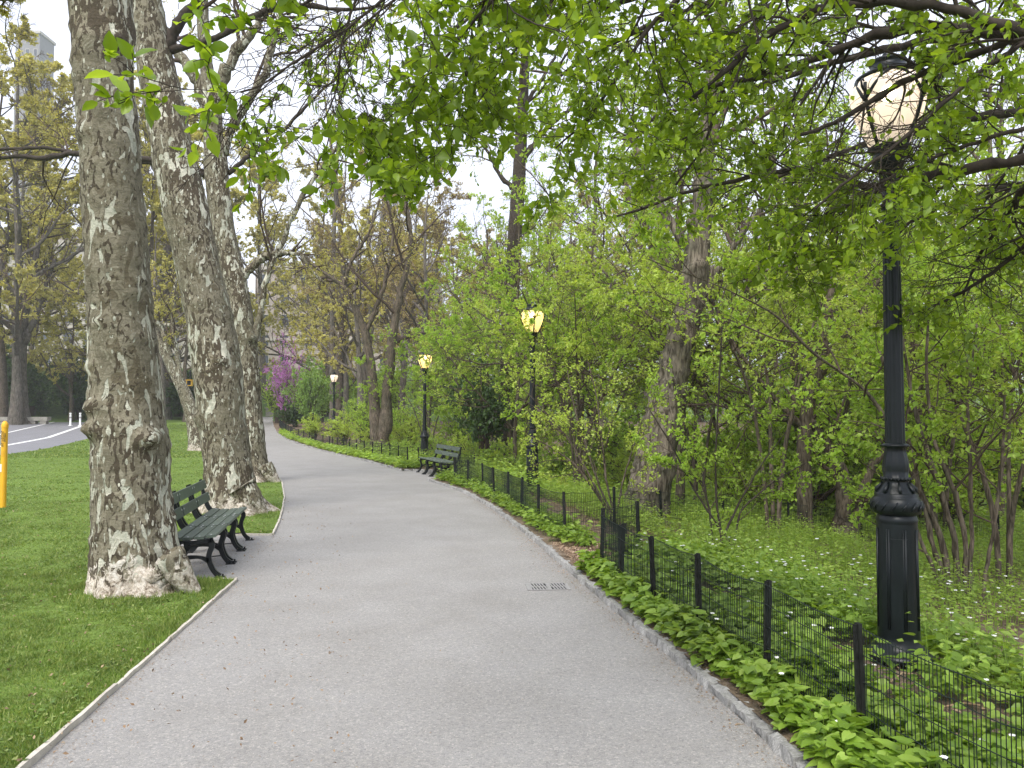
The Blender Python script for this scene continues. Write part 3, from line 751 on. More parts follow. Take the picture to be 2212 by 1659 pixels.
# ------------------------------------------------------------------ low fences
def post_mesh():
    b = MB(); b.box((-.017, -.010, -.1), (.017, .010, .645)); b.box((-.006, .010, -.1), (.006, .028, .64)); return b.mesh('post', M['post'])
PM = post_mesh()
def fence(line, label, step, pick, dense_r=.0028, group='low black wire fences', k_sides=3, jit=1.0):
    """line: (x, y) polyline of post positions"""
    line = np.array(line, float)
    t = empty('wire_fence', (0, 0, 0), 0, label, 'fence', group)
    pts = [np.array([x, y, float(tz(x, y)) + BZ - .02]) for x, y in line]
    for a, p in enumerate(pts):
        q = pts[min(a + 1, len(pts) - 1)] - pts[max(a - 1, 0)]
        o = link('post', PM, t, tuple(p), (random.uniform(-.05, .05) * jit, random.uniform(-.05, .05) * jit, math.atan2(q[1], q[0])))
    for a in range(len(pts) - 1):
        A, B_ = pts[a], pts[a + 1]; L_ = np.linalg.norm(B_ - A); d = (B_ - A) / L_; side = np.array([-d[1], d[0], 0])
        b = MB(); n = max(3, int(L_ / pick)); u_ = (np.arange(n) + .5) / n
        sag = lambda f: .018 * math.sin(f * math.pi) * jit
        bow = random.uniform(-.03, .03) * jit
        base = A + (B_ - A) * u_[:, None]
        lean = .012 * rng.normal(size=(n, 1)) * jit + bow
        P = np.stack([base + [0, 0, .02], base + side * bow * np.sin(u_ * math.pi)[:, None] * 1.2 + d * .006 * rng.normal(size=(n, 1)) + [0, 0, .32], base + side * bow * np.sin(u_ * math.pi)[:, None] + [0, 0, .625] - np.array([0, 0, 1]) * np.sin(u_ * math.pi)[:, None] * .018], 1)
        V, Qs = tube_vq(P, np.full((n, 3), dense_r), k_sides); b.add(V, Q=Qs)
        m = 9; uu = np.linspace(0, 1, m)
        rows = []
        for h in (.62, .50, .37, .24, .11):
            rows.append(A + (B_ - A) * uu[:, None] + [0, 0, h] + side * (bow * np.sin(uu * math.pi))[:, None] * 1.1 + side * .005 - np.array([0, 0, 1]) * (np.sin(uu * math.pi) * .018 + .003 * rng.normal(size=m) * jit)[:, None])
        V, Qs = tube_vq(np.array(rows), np.full((5, m), dense_r * 1.05), 4); b.add(V, Q=Qs)
        link('wire_panel', b.mesh('wire_panel', M['wire']), t)
    return t
fence([(2.02, 1.2), (1.97, 2.0), (1.90, 2.87), (1.71, 3.80), (1.56, 4.76), (1.38, 5.68), (1.20, 6.52), (1.02, 7.25), (.93, 8.0), (.98, 8.45)],
      'nearest stretch of low black wire fence, ending beside the bare patch of wood chips', 1, .023, .0026)
fence([(.98, 8.45), (1.5, 9.1)], 'short return of low wire fence turning into the wood from the bare patch', 1, .03)
fence([(-1.35, 18.4), (-1.0, 17.4), (-.62, 16.2), (-.345, 14.9), (-.08, 13.8), (.14, 12.6), (.38, 11.3), (.70, 10.2), (1.45, 10.9), (2.35, 12.1), (3.65, 13.3), (5.0, 14.0), (6.6, 14.6), (8.2, 15.2), (10, 15.9)],
      'middle stretch of low wire fence curving past the second lamp and back among the trees', 1, .035, .0028)
fence([(-1.35, 18.4), (-.95, 19.6), (-1.45, 21.3), (-2.0, 22.9), (-2.9, 24.2)], 'low wire fence round the back of the right-hand benches', 1, .06, .003)
fl = [(float(kx(y)) + .5, y) for y in np.concatenate([np.arange(24.2, 36, 1.15), np.arange(36.4, 60, 1.5)])]
fence(fl, 'far stretch of low fence following the kerb to the bend', 1, .09, .0045, jit=.7)

# ------------------------------------------------------------------ tree construction
def trunk_mesh(rows, d, mat, k=56, rings=170, seed=1, bumps=(), flare=0.0, rough=.02, wrinkle=.010, name='trunk', roots=7, hz=None):
    """rows of (v, u, width) in the survey's units at distance d, foot first"""
    P = np.array([at(u, v, d) for v, u, w in rows]); w = np.array([w for v, u, w in rows]) * d / FPX / 2
    s = np.concatenate([[0], np.cumsum(np.linalg.norm(np.diff(P, axis=0), axis=1))]); q = np.linspace(0, 1, rings) ** 1.35 * s[-1]
    C = np.stack([np.interp(q, s, P[:, i_]) for i_ in range(3)], 1); r = np.interp(q, s, w)
    for _ in range(3): C[1:-1] = .25 * C[:-2] + .5 * C[1:-1] + .25 * C[2:]; r[1:-1] = .25 * r[:-2] + .5 * r[1:-1] + .25 * r[2:]
    z0 = C[0, 2]
    a = np.arange(k) * 2 * np.pi / k
    dirs = np.stack([np.cos(a), np.sin(a), 0 * a], 1)
    rr = np.repeat(r[:, None], k, 1)
    h = (q)[:, None]
    if flare:
        rt = np.zeros(k)
        rs = np.random.default_rng(seed)
        for m_ in range(roots):
            c = m_ * 2 * np.pi / roots + rs.uniform(-.3, .3); rt += rs.uniform(.5, 1.2) * np.exp(-((np.angle(np.exp(1j * (a - c)))) / .30) ** 2)
        rr = rr * (1 + flare * np.exp(-h / .22) * (.35 + rt[None])) 
    V = C[:, None, :] + rr[..., None] * dirs[None]
    flat = V.reshape(-1, 3)
    disp = np.empty(len(flat)); 
    for n_i, p in enumerate(flat):
        v_ = Vector(p)
        a1 = noise.noise(v_ * 2.6 + Vector((seed * 7.3, 0, 0)))
        a2 = noise.noise(Vector((p[0] * 4, p[1] * 4, p[2] * 13)) + Vector((0, seed * 3.1, 0)))
        a3 = noise.noise(v_ * 16)
        disp[n_i] = rough * a1 + wrinkle * max(0, a2 - .12) * 4.0 + .004 * a3
    N_ = np.repeat(dirs[None], rings, 0).reshape(-1, 3)
    for (u, v, rad, amp, sq) in bumps:          # burls and scars
        c = at(u, v, d); 
        dl = flat - c; dl[:, 1] = dl[:, 1] + r.mean() * .75; dist = np.sqrt((dl[:, 0]) ** 2 + (dl[:, 1] * .6) ** 2 + (dl[:, 2] * sq) ** 2)
        disp += amp * 1.35 * np.exp(-(dist / rad) ** 2)
    flat = flat + N_ * disp[:, None]
    i_, j_ = np.meshgrid(np.arange(rings - 1), np.arange(k), indexing='ij'); j2 = (j_ + 1) % k
    Qs = np.stack([i_ * k + j_, i_ * k + j2, (i_ + 1) * k + j2, (i_ + 1) * k + j_], -1).reshape(-1, 4)
    return mesh(name, flat, Q=Qs, mat=mat, smooth_=True), C, r

def limb(poly, d, mat, k=14, n=30, seed=0, name='branch', rough=.12, jt=.22):
    """(u, v, width) rows, distance d or (u, v, width, d)"""
    P = np.array([at(p[0], p[1], p[3] if len(p) > 3 else d) for p in poly]); w = np.array([p[2] * (p[3] if len(p) > 3 else d) / FPX / 2 for p in poly])
    C, r = resample(P, w, n)
    rs = np.random.default_rng(seed)
    jit = rs.normal(size=C.shape) * r[:, None] * jt; jit[0] = 0; C2 = C + jit
    r2 = r * (1 + rough * rs.normal(size=len(r)))
    b = MB(); b.tube(C2, r2, k)
    return b.mesh(name, mat, True), C, r

def tubes_mesh(levels, sides, name, mat):
    b = MB()
    for (p, r), k in zip(levels, sides):
        V, Qs = tube_vq(p, r, k); b.add(V, Q=Qs)
    return b.mesh(name, mat, True)

def leaf_mesh(name, sets, mat, tpl):
    b = MB()
    for p, d, n, s in sets:
        V, T = leaves_vt(p, d, n, s, tpl); b.add(V, T)
    return b.mesh(name, mat)

def bud_twigs(lims, r, spec, leaf, pair=1):
    """grow levels of twigs on given limbs: spec list of (n, t0, t1, ang, ratio, P, wob, trop, rr)"""
    out = []
    cur = lims
    for sp in spec:
        cur = spawn(cur[0], cur[1], *sp, r=r); out.append(cur)
    m, size, tpl = leaf[:3]
    sets = [twig_leaves(cur[0], cur[1], m, size, tpl, r=r, pair=pair)]
    return out, sets

def limbset(list_CR, n=14):
    P = []; Rr = []
    for C, r in list_CR:
        a, b = resample(C, r, n); P.append(a); Rr.append(b)
    return np.array(P), np.array(Rr)

# --- the three big plane trees on the left
def plane_tree(name, label, trunk, d, limbs, seed, bumps, flare, twig_spec=None, trunk_top=True, leafn=4, roots=()):
    t = empty(name, tuple(at(trunk[0][1], trunk[0][0], d)), 0, label, 'tree', 'spotted plane trees beside the path')
    bpy.context.view_layer.update()
    inv = -np.array(t.location)
    me, C, r = trunk_mesh(trunk, d, M['bark_plane'], seed=seed, bumps=bumps, flare=flare)
    link('trunk', me, t, tuple(inv))
    CR = []
    for i_, L_ in enumerate(limbs):
        dk = L_[0]; me, c, rr = limb(L_[1], d, M['bark_dark'] if dk else M['bark_plane'], seed=seed * 10 + i_)
        link('branch', me, t, tuple(inv)); CR.append((c, rr))
    for i_, L_ in enumerate(roots):
        me, c, rr = limb(L_, d - .25, M['bark_plane'], seed=seed * 33 + i_, n=16, k=16, rough=.03, jt=.03); link('root', me, t, tuple(inv))
    top = (C[int(len(C) * .88):], r[int(len(C) * .88):])
    allp = limbset(CR + ([top] if trunk_top else []))
    rs = np.random.default_rng(seed)
    lv, sets = bud_twigs(allp, rs, [(6, .25, 1, (45, 15), .55, 7, .16, .04, .45), (6, .15, 1, (45, 15), .5, 6, .2, .02, .5), (6, .15, 1, (45, 18), .45, 5, .22, 0, .6)], (leafn, .055, KITE))
    for p, r_ in lv: np.clip(r_, .0022, None, out=r_)
    link('twigs', tubes_mesh(lv, (6, 4, 3), 'twigs', M['twig']), t, tuple(inv), kind='stuff')
    link('crown', leaf_mesh('crown', sets, M['leaf_bud'], KITE), t, tuple(inv), kind='stuff')
    return t
plane_tree('plane_tree', 'nearest and thickest spotted plane tree trunk, with swollen burls, left of the benches',
    [(1300, 318, 176), (1270, 312, 176), (1230, 300, 172), (1200, 294, 168), (1100, 286, 160), (1000, 282, 154), (950, 281, 154), (900, 276, 146), (800, 270, 138), (700, 262, 133), (600, 256, 130), (500, 248, 125), (400, 242, 122), (300, 236, 124), (250, 232, 120), (200, 226, 118), (100, 222, 124), (0, 218, 128), (-200, 212, 118), (-500, 205, 105), (-900, 195, 80)], 7.6,
    [(0, [(150, -40, 40), (100, -70, 24), (40, -5, 12), (-40, 0, 12)]), (1, [(230, -300, 60), (330, -520, 40), (420, -700, 28), (500, -820, 14)]), (0, [(200, -500, 60), (100, -800, 40), (0, -1000, 20)])],
    3, [(235, 880, .10, .07, 1.5), (232, 925, .10, .085, 1.4), (345, 945, .085, .10, 1.2), (215, 300, .11, .05, 1.4), (250, 250, .16, .03, 1.5), (272, 105, .07, .085, 1.0), (348, 1228, .08, .04, 1.8), (300, 1180, .07, .02, 2), (240, 960, .1, -.03, 2.5), (255, 700, .10, .04, 2.5), (310, 640, .08, .035, 2), (225, 590, .09, .03, 2.5), (320, 420, .07, .035, 2), (215, 800, .09, .03, 2.5)], .60,
    roots=[[(365, 1205, 70), (392, 1245, 52), (415, 1272, 34), (440, 1298, 12)], [(330, 1240, 70), (352, 1275, 50), (372, 1300, 20)], [(240, 1245, 60), (215, 1278, 36), (200, 1296, 12)]])
plane_tree('plane_tree', 'second spotted plane tree trunk, leaning left, just beyond the far end of the left benches',
    [(1112, 512, 108), (1090, 505, 106), (1060, 498, 102), (1000, 492, 98), (900, 478, 99), (800, 470, 104), (700, 455, 100), (600, 433, 93), (500, 410, 94), (400, 390, 95), (300, 368, 88), (200, 348, 84), (100, 330, 76), (0, 315, 65), (-150, 300, 50), (-350, 290, 30)], 13.4,
    [(1, [(352, 125, 26), (375, 75, 24), (400, 35, 22), (425, 0, 20), (460, -60, 16), (520, -160, 8)]), (1, [(368, 108, 20), (395, 97, 17), (440, 92, 15), (480, 76, 15), (520, 50, 15), (570, 22, 13), (640, 8, 11), (740, 22, 8), (850, 10, 5)]),
     (1, [(330, 0, 30), (260, -120, 20), (160, -200, 12)])],
    5, [(345, 235, .09, .06, 1.2), (430, 905, .12, .06, 1.6), (445, 660, .12, .04, 2), (470, 1060, .15, .04, 2), (420, 520, .14, .05, 2), (490, 780, .12, .05, 2.2)], .7,
    roots=[[(520, 1050, 64), (553, 1092, 40), (580, 1124, 12)], [(490, 1070, 46), (466, 1100, 30), (455, 1118, 10)]])
plane_tree('plane_tree', 'third spotted plane tree, forking high up, its white roots at the path edge',
    [(1052, 556, 62), (1030, 553, 58), (1000, 549, 54), (900, 542, 48), (800, 535, 49), (700, 524, 50), (600, 507, 49), (500, 482, 49), (400, 470, 49), (350, 466, 50), (300, 462, 42), (250, 458, 42), (200, 452, 34), (150, 447, 26), (80, 440, 26), (0, 437, 25), (-150, 435, 18), (-300, 430, 8)], 19.5,
    [(0, [(468, 225, 26), (480, 170, 26), (505, 120, 23), (535, 80, 20), (565, 45, 17), (590, -10, 14), (640, -100, 8)]), (0, [(450, 235, 26), (432, 190, 25), (410, 150, 24), (385, 120, 22), (365, 85, 20), (345, 30, 16), (310, -60, 8)]),
     (0, [(484, 335, 22), (505, 262, 22), (540, 215, 20), (565, 170, 17), (580, 130, 15), (600, 60, 13), (612, -20, 10), (640, -120, 5)]), (1, [(492, 375, 11), (540, 335, 10), (575, 310, 9), (615, 280, 8), (650, 240, 7), (700, 190, 5), (760, 150, 3)]),
     (1, [(448, 380, 17), (400, 357, 16), (310, 343, 15), (160, 328, 13), (90, 345, 11), (40, 335, 9), (-60, 350, 6)]), (1, [(440, 372, 12), (330, 352, 10), (200, 340, 9), (100, 318, 8), (20, 322, 6), (-60, 330, 4)]),
     (0, [(522, 610, 18), (545, 570, 18), (575, 552, 15), (612, 545, 12), (650, 548, 9), (668, 580, 7), (700, 612, 5)]), (0, [(540, 780, 22), (560, 700, 16), (566, 640, 13), (590, 560, 11), (625, 490, 11), (665, 400, 10), (725, 320, 9), (800, 255, 6)])],
    9, [(548, 730, .12, .10, 1.2), (478, 430, .1, .03, 1.2)], .8,
    roots=[[(572, 1005, 34), (590, 1035, 26), (610, 1060, 9)], [(545, 1030, 24), (535, 1050, 10)]])

# --- generic tree prototypes
def join_children(t, parts, inv=(0, 0, 0)): pass
def proto_spread(seed, H, lim, spread, leaf, lsz, nleaf, bark='bark_brown', tw='twig', flat=.6):
    """small spreading tree with several stems: returns meshes trunk, branches, crown"""
    r = np.random.default_rng(seed)
    stems = []; rad = []
    for k in range(lim):
        a = k * 2 * math.pi / lim + r.uniform(-.5, .5); R_ = spread * r.uniform(.5, 1)
        pts = [(0.1 * math.cos(a), .1 * math.sin(a), -.1)]
        for q in np.linspace(.15, 1, 9): pts.append((R_ * q ** 1.4 * math.cos(a + .3 * r.normal() * q) + .05 * r.normal(), R_ * q ** 1.4 * math.sin(a) + .05 * r.normal(), H * (q ** .75) * .86))
        C, rr = resample(pts, np.linspace(.048, .018, 10) * r.uniform(.6, 1.2), 12); stems.append(C); rad.append(rr)
    P = np.array(stems); Rr = np.array(rad)
    l1 = spawn(P, Rr, 14, .42, 1, (62, 15), .50, 7, .14, .0, .5, r=r, flat=flat, shrink=.3)
    l2 = spawn(*l1, 7, .15, 1, (48, 15), .5, 6, .18, .02, .5, r=r, flat=flat)
    l3 = spawn(*l2, 6, .1, 1, (48, 18), .5, 4, .2, .0, .6, r=r)
    for L_ in (l1, l2, l3): np.clip(L_[1], .0025, None, out=L_[1])
    sets = [twig_leaves(l3[0], l3[1], int(nleaf * 1.5), lsz, KITE, r=r, clump=(1.6, -.06)), twig_leaves(l2[0], l2[1], 3, lsz, KITE, r=r, clump=(1.6, -.06))]
    return dict(trunk=tubes_mesh([(P, Rr)], (10,), 'trunk', M[bark]), twigs=tubes_mesh([l1, l2, l3], (6, 4, 3), 'twigs', M[tw]), crown=leaf_mesh('crown', sets, M[leaf], KITE))
def proto_tall(seed, H, leaf, lsz, nleaf, bark, tw, n1=12, w0=.26, first=.25, up=.06, tr=.008, nn=(7, 6, 4), rt=.52):
    r = np.random.default_rng(seed)
    pts = [(0, 0, -.3)]; p = np.zeros(3)
    for k in range(10): p = p + np.array([.18 * r.normal(), .18 * r.normal(), H / 10]); pts.append(tuple(p))
    C, rr = resample(pts, np.linspace(w0, .04, 11), 18)
    rr[0] *= 1.5; rr[1] *= 1.15
    P = C[None]; Rr = rr[None]
    l1 = spawn(P, Rr, n1, first, 1, (58, 12), rt, 10, .12, up, .6, r=r, shrink=.6)
    l2 = spawn(*l1, nn[0], .2, 1, (48, 14), .5, 7, .16, .04, .5, r=r)
    l3 = spawn(*l2, nn[1], .15, 1, (45, 15), .5, 5, .2, .03, .55, r=r)
    l4 = spawn(*l3, nn[2], .1, 1, (45, 18), .5, 4, .2, .02, .6, r=r)
    for L_ in (l1, l2, l3, l4): np.clip(L_[1], tr, None, out=L_[1])
    sets = [twig_leaves(l4[0], l4[1], int(nleaf * 1.35), lsz, KITE, r=r, clump=(12.0 / H, -.08))]
    return dict(trunk=tubes_mesh([(P, Rr), l1], (14, 8), 'trunk', M[bark]), twigs=tubes_mesh([l2, l3, l4], (5, 4, 3), 'twigs', M[tw]), crown=leaf_mesh('crown', sets, M[leaf], KITE))
def proto_bush(seed, H, W, leaf, lsz, nleaf, tw='twig', stems=22, droop=0, n2=6, n3=6):
    r = np.random.default_rng(seed); S = []; Rr = []
    for k in range(stems):
        a = r.uniform(0, 2 * math.pi); R_ = W * r.uniform(.1, 1); h = H * r.uniform(.6, 1) * (1 - .35 * (R_ / W) ** 2)
        pts = [(.12 * math.cos(a) * r.uniform(0, 2), .12 * math.sin(a), -.05)]
        for q in np.linspace(.2, 1, 6): pts.append((R_ * q ** 1.3 * math.cos(a) + .04 * r.normal(), R_ * q ** 1.3 * math.sin(a) + .04 * r.normal(), h * math.sin(q * math.pi / 2 * (1 - droop * .3))))
        C, rr = resample(pts, np.linspace(.016, .006, 7), 9); S.append(C); Rr.append(rr)
    P = np.array(S); Rr = np.array(Rr)
    l1 = spawn(P, Rr, n2, .15, 1, (40, 15), .4, 5, .16, .05 - droop * .1, .7, r=r)
    l2 = spawn(*l1, n3, .1, 1, (42, 18), .5, 4, .2, .02 - droop * .1, .6, r=r)
    for L_ in (l1, l2): np.clip(L_[1], .0025, None, out=L_[1])
    sets = [twig_leaves(l2[0], l2[1], nleaf, lsz, KITE, r=r, droop=droop)]
    return dict(stems=tubes_mesh([(P, Rr), l1, l2], (5, 4, 3), 'stems', M[tw]), foliage=leaf_mesh('foliage', sets, M[leaf], KITE))

PROTO = dict(
    green=[proto_spread(21, 5.6, 4, 2.6, 'leaf_green', .056, 15), proto_spread(22, 6.2, 3, 2.9, 'leaf_lime', .052, 15), proto_spread(23, 5.2, 4, 2.8, 'leaf_green', .058, 14)],
    tallgreen=[proto_tall(35, 11, 'leaf_green', .070, 6, 'bark_brown', 'twig', n1=14, w0=.11, first=.14, tr=.004, nn=(7, 6, 4)), proto_tall(36, 12, 'leaf_lime', .068, 6, 'bark_brown', 'twig', n1=14, w0=.10, first=.16, tr=.004)],
    bud=[proto_tall(31, 15, 'leaf_bud', .14, 6, 'bark_grey', 'twig_bud', n1=14), proto_tall(32, 17, 'leaf_brownbud', .11, 4, 'bark_grey', 'twig_bud', n1=16, nn=(8, 7, 5)), proto_tall(33, 13, 'leaf_bud', .14, 7, 'bark_brown', 'twig_bud', first=.2, n1=14)],
    giant=[proto_tall(37, 27, 'leaf_bud', .18, 13, 'bark_grey', 'twig_bud', n1=20, w0=.36, first=.16, tr=.010, nn=(8, 7, 4), rt=.42), proto_tall(38, 24, 'leaf_bud', .17, 13, 'bark_brown', 'twig_bud', n1=20, w0=.30, first=.14, tr=.010, nn=(8, 7, 4), rt=.45)],
    bush=[proto_bush(41, 1.5, 1.2, 'leaf_lime', .05, 11), proto_bush(42, 2.0, 1.3, 'leaf_green', .05, 11), proto_bush(43, 1.2, 1.1, 'leaf_cover', .045, 12)],
    willow=[proto_bush(44, 3.2, 2.1, 'leaf_willow', .09, 12, stems=30)],
    dark=[proto_bush(45, 3.0, 2.2, 'leaf_dark', .12, 14, stems=28, droop=.6), proto_bush(46, 2.6, 1.5, 'leaf_dark', .085, 12, stems=20, droop=1.2)],
    redbud=[proto_bush(47, 4.6, 2.4, 'blossom', .085, 9, stems=22)],
)
def place(kind, i_, x, y, s=1.0, rz=None, label='', name=None, cat='tree', group=None, dz=0, sz=None):
    pr = PROTO[kind][i_]
    t = empty(name or 'tree', (x, y, float(tz(x, y)) + dz), random.uniform(0, 6.28) if rz is None else rz, label, cat, group)
    t.scale = (s, s, s if sz is None else sz)
    for k, me in pr.items():
        o = link(k, me, t)
        if k in ('crown', 'twigs', 'foliage', 'stems'): o['kind'] = 'stuff'
    return t

# --- understory trees right of the path (x, y, proto, scale)
UG = 'green understorey trees in the wood right of the path'
for x, y, i_, s, lb in [
    (1.6, 18.5, 0, .95, 'small leafy tree behind the second lamp'), (4.2, 17.5, 1, 1.0, 'leafy tree straight behind the leaning furrowed trunk'),
    (-.6, 25.5, 2, .95, 'leafy tree just right of the benches in the recess'), (8.3, 11.8, 0, .95, 'leafy tree at the right, behind the nearest lamp'),
    (8.5, 15.5, 1, 1.15, 'tall leafy tree far right towards the lake'), (2.8, 24.0, 1, 1.1, 'leafy tree deep in the wood between second lamp and leaning trunk'),
    (6.2, 22.0, 2, 1.25, 'leafy tree deep in the wood behind the many-stemmed tree'), (11.0, 21.0, 0, 1.3, 'leafy tree near the lake, right of the nearest lamp'),
    (-3.6, 33.0, 0, .95, 'leafy tree behind the lamp with the yellow head'), (1.0, 32.0, 2, 1.3, 'leafy tree in the back of the wood left of the second lamp'),
    (9.5, 9.0, 2, 1.0, 'leafy tree at the right border of the view'),
    (5.5, 31.0, 1, 1.5, 'leafy tree at the back of the wood, right half'), (12.5, 30.0, 0, 1.6, 'leafy tree at the back of the wood by the lake'), (15.5, 17.5, 1, 1.3, 'leafy tree furthest right beside the water')]:
    place('green', i_, x, y, s, None, lb, 'leafy_tree', 'tree', UG)

for x, y, i_, s, lb in [
    (3.4, 15.8, 1, .9, 'taller leafy tree just behind the leaning furrowed trunk'), (6.6, 18.0, 0, 1.0, 'taller leafy tree behind the many-stemmed tree'), (9.8, 14.0, 0, .95, 'taller leafy tree behind the nearest lamp head'),
    (2.2, 22.5, 0, .95, 'taller leafy tree right of the second lamp'), (12.8, 20.5, 1, 1.1, 'taller leafy tree at the right border of the wood'), (5.0, 27.0, 1, 1.15, 'taller leafy tree in the depth of the wood'),
    (10.0, 27.0, 0, 1.3, 'taller leafy tree deep in the right half of the wood'), (-1.2, 32.0, 1, .85, 'taller leafy tree whose crown reaches towards the path'), (17.5, 27.0, 0, 1.4, 'taller leafy tree beyond the water on the far right'), (1.0, 38.0, 0, 1.1, 'taller leafy tree at the back behind the second lamp')]:
    place('tallgreen', i_, x, y, s, None, lb, 'leafy_tree', 'tree', UG)
for x, y, k, i_, s, lb in [(.2, 20.6, 'tallgreen', 1, .62, 'slim leafy tree between the benches in the recess and the second lamp'), (-.2, 25.6, 'tallgreen', 0, .72, 'leafy tree behind and right of the right-hand benches'), (1.6, 18.0, 'green', 1, .9, 'leafy tree right behind the second lamp'), (4.6, 13.6, 'green', 1, .95, 'leafy tree whose crown hides the upper part of the leaning trunk'), (6.3, 9.9, 'green', 1, .8, 'leafy tree between the nearest lamp and the arching shrub')]:
    place(k, i_, x, y, s, None, lb, 'leafy_tree', 'tree', UG)
# --- budding trees further off
BG = 'tall budding trees in the far wood'
blist = []
for k, (x, y) in enumerate([(-9.5, 48), (-5, 44), (-1, 50), (4, 46), (9, 52), (15, 44), (-13, 60), (-7, 64), (0, 66), (8, 68), (17, 62), (24, 52), (-18, 72), (-11, 78), (28, 70), (20, 36), (-3, 82), (6, 88), (-7.5, 52), (-10.5, 56), (2.5, 57), (-4, 57), (11, 60), (-14.5, 66)]):
    blist.append((x, y, k))
for x, y, k in blist:
    place('bud', k % 3, x, y, random.uniform(.85, 1.1), None, 'tall grey trunked tree in thin bud in the wood beyond the bend', 'budding_tree', 'tree', BG)
LG = 'budding trees left of the plane trees and across the road'
for k, (kd, i_, x, y, s) in enumerate([('giant', 0, -40, 62, 1.2), ('giant', 1, -43, 65, 1.25), ('giant', 1, -29.5, 64, 1.05), ('giant', 0, -31.5, 70, 1.15), ('giant', 1, -37, 76, 1.1), ('giant', 0, -52, 80, 1.1), ('giant', 1, -20, 84, 1.0), ('giant', 0, -30, 92, 1.1), ('bud', 0, -25, 55, .95),
        ('giant', 1, -58, 92, 1.2), ('giant', 0, -44, 98, 1.2), ('bud', 2, -28, 66, .9), ('bud', 2, -39, 68, .8), ('bud', 0, -17, 74, 1.1), ('bud', 2, -47, 73, .9), ('giant', 1, -12, 96, .9)]):
    place(kd, i_, x, y, s, None, 'tree with yellow-green young leaves across the road', 'budding_tree', 'tree', LG)

# ------------------------------------------------------------------ bushes
for x, y, k, i_, s, nm, lb, ct in [
    (-13.7, 52.5, 'willow', 0, 1.12, 'bush', 'big soft grey-green bush at the bend of the path', 'bush'), (-10.0, 51.5, 'willow', 0, .7, 'bush', 'rounded grey-green bush right of the big one at the bend', 'bush'),
    (-17.9, 61.0, 'redbud', 0, .95, 'redbud_tree', 'small tree covered in purple-pink blossom beyond the bend', 'tree'), (-16.2, 57.5, 'dark', 0, .7, 'bush', 'dark green bush at the very corner of the bend', 'bush')]:
    place(k, i_, x, y, s, None, lb, nm, ct, sz={'willow': s * 1.35, 'redbud': 1.42}.get(k))
for k, (x, y, s, i_) in enumerate([(-9.0, 41.5, 1.2, 0), (-7.2, 39.0, 1.3, 1), (-6.2, 36.2, 1.1, 0), (-4.4, 34.0, 1.3, 0), (-2.9, 30.0, 1.1, 2), (-1.5, 28.0, 1.2, 0), (-.6, 25.0, 1.1, 2), (.6, 23.5, 1.1, 0), (1.4, 21.6, 1.1, 2), (.2, 20.0, .8, 2), (-11.3, 44.0, 1.0, 0), (-5.4, 38.5, 1.4, 1), (-2.4, 35.0, 1.4, 1), (-8.6, 44.5, 1.4, 1), (3.2, 20.2, 1.0, 0), (.5, 28.5, 1.4, 1), (-4.2, 29.5, .75, 2)]):
    place('bush', i_, x, y, s, None, 'low lime green bush behind the far fence', 'bush', 'bush', 'low bushes behind the far fence')
for k in range(34):
    y = random.uniform(17, 40); x = random.uniform(2.5, .66 * y + 1)
    if x - float(kx(y)) < 3: continue
    place('bush', k % 3, x, y, random.uniform(1.3, 2.2), None, 'light green bush on the woodland floor behind the back fence', 'bush', 'bush', 'bushes filling the depth of the wood')
for k in range(16):
    x = -19 + k * 2.9; place('bush', 1, x, 66 + random.uniform(-3, 4), 2.4, None, 'pale bush under the far budding trees beyond the bend', 'bush', 'bush', 'bushes under the far budding trees')
place('dark', 1, -.75, 19.6 + 1.6, .98, .5, 'darker bush with drooping leaves between the yellow lamp and the second lamp', 'drooping_bush', 'bush', dz=.9)
for k, (x, y, s) in enumerate([(-30, 71, 1.5), (-35, 70, 1.6), (-40, 71, 1.7), (-45, 72, 1.7), (-50, 72, 1.8), (-56, 72, 1.9), (-31.5, 75, 1.4), (-33, 76, 1.8), (-43, 78, 2), (-54, 80, 2), (-19, 77, 1.3)]):
    place('dark', 0, x, y, s, None, 'dark green bush on the bank across the road', 'bank_bush', 'bush', 'dark bushes on the bank across the road')

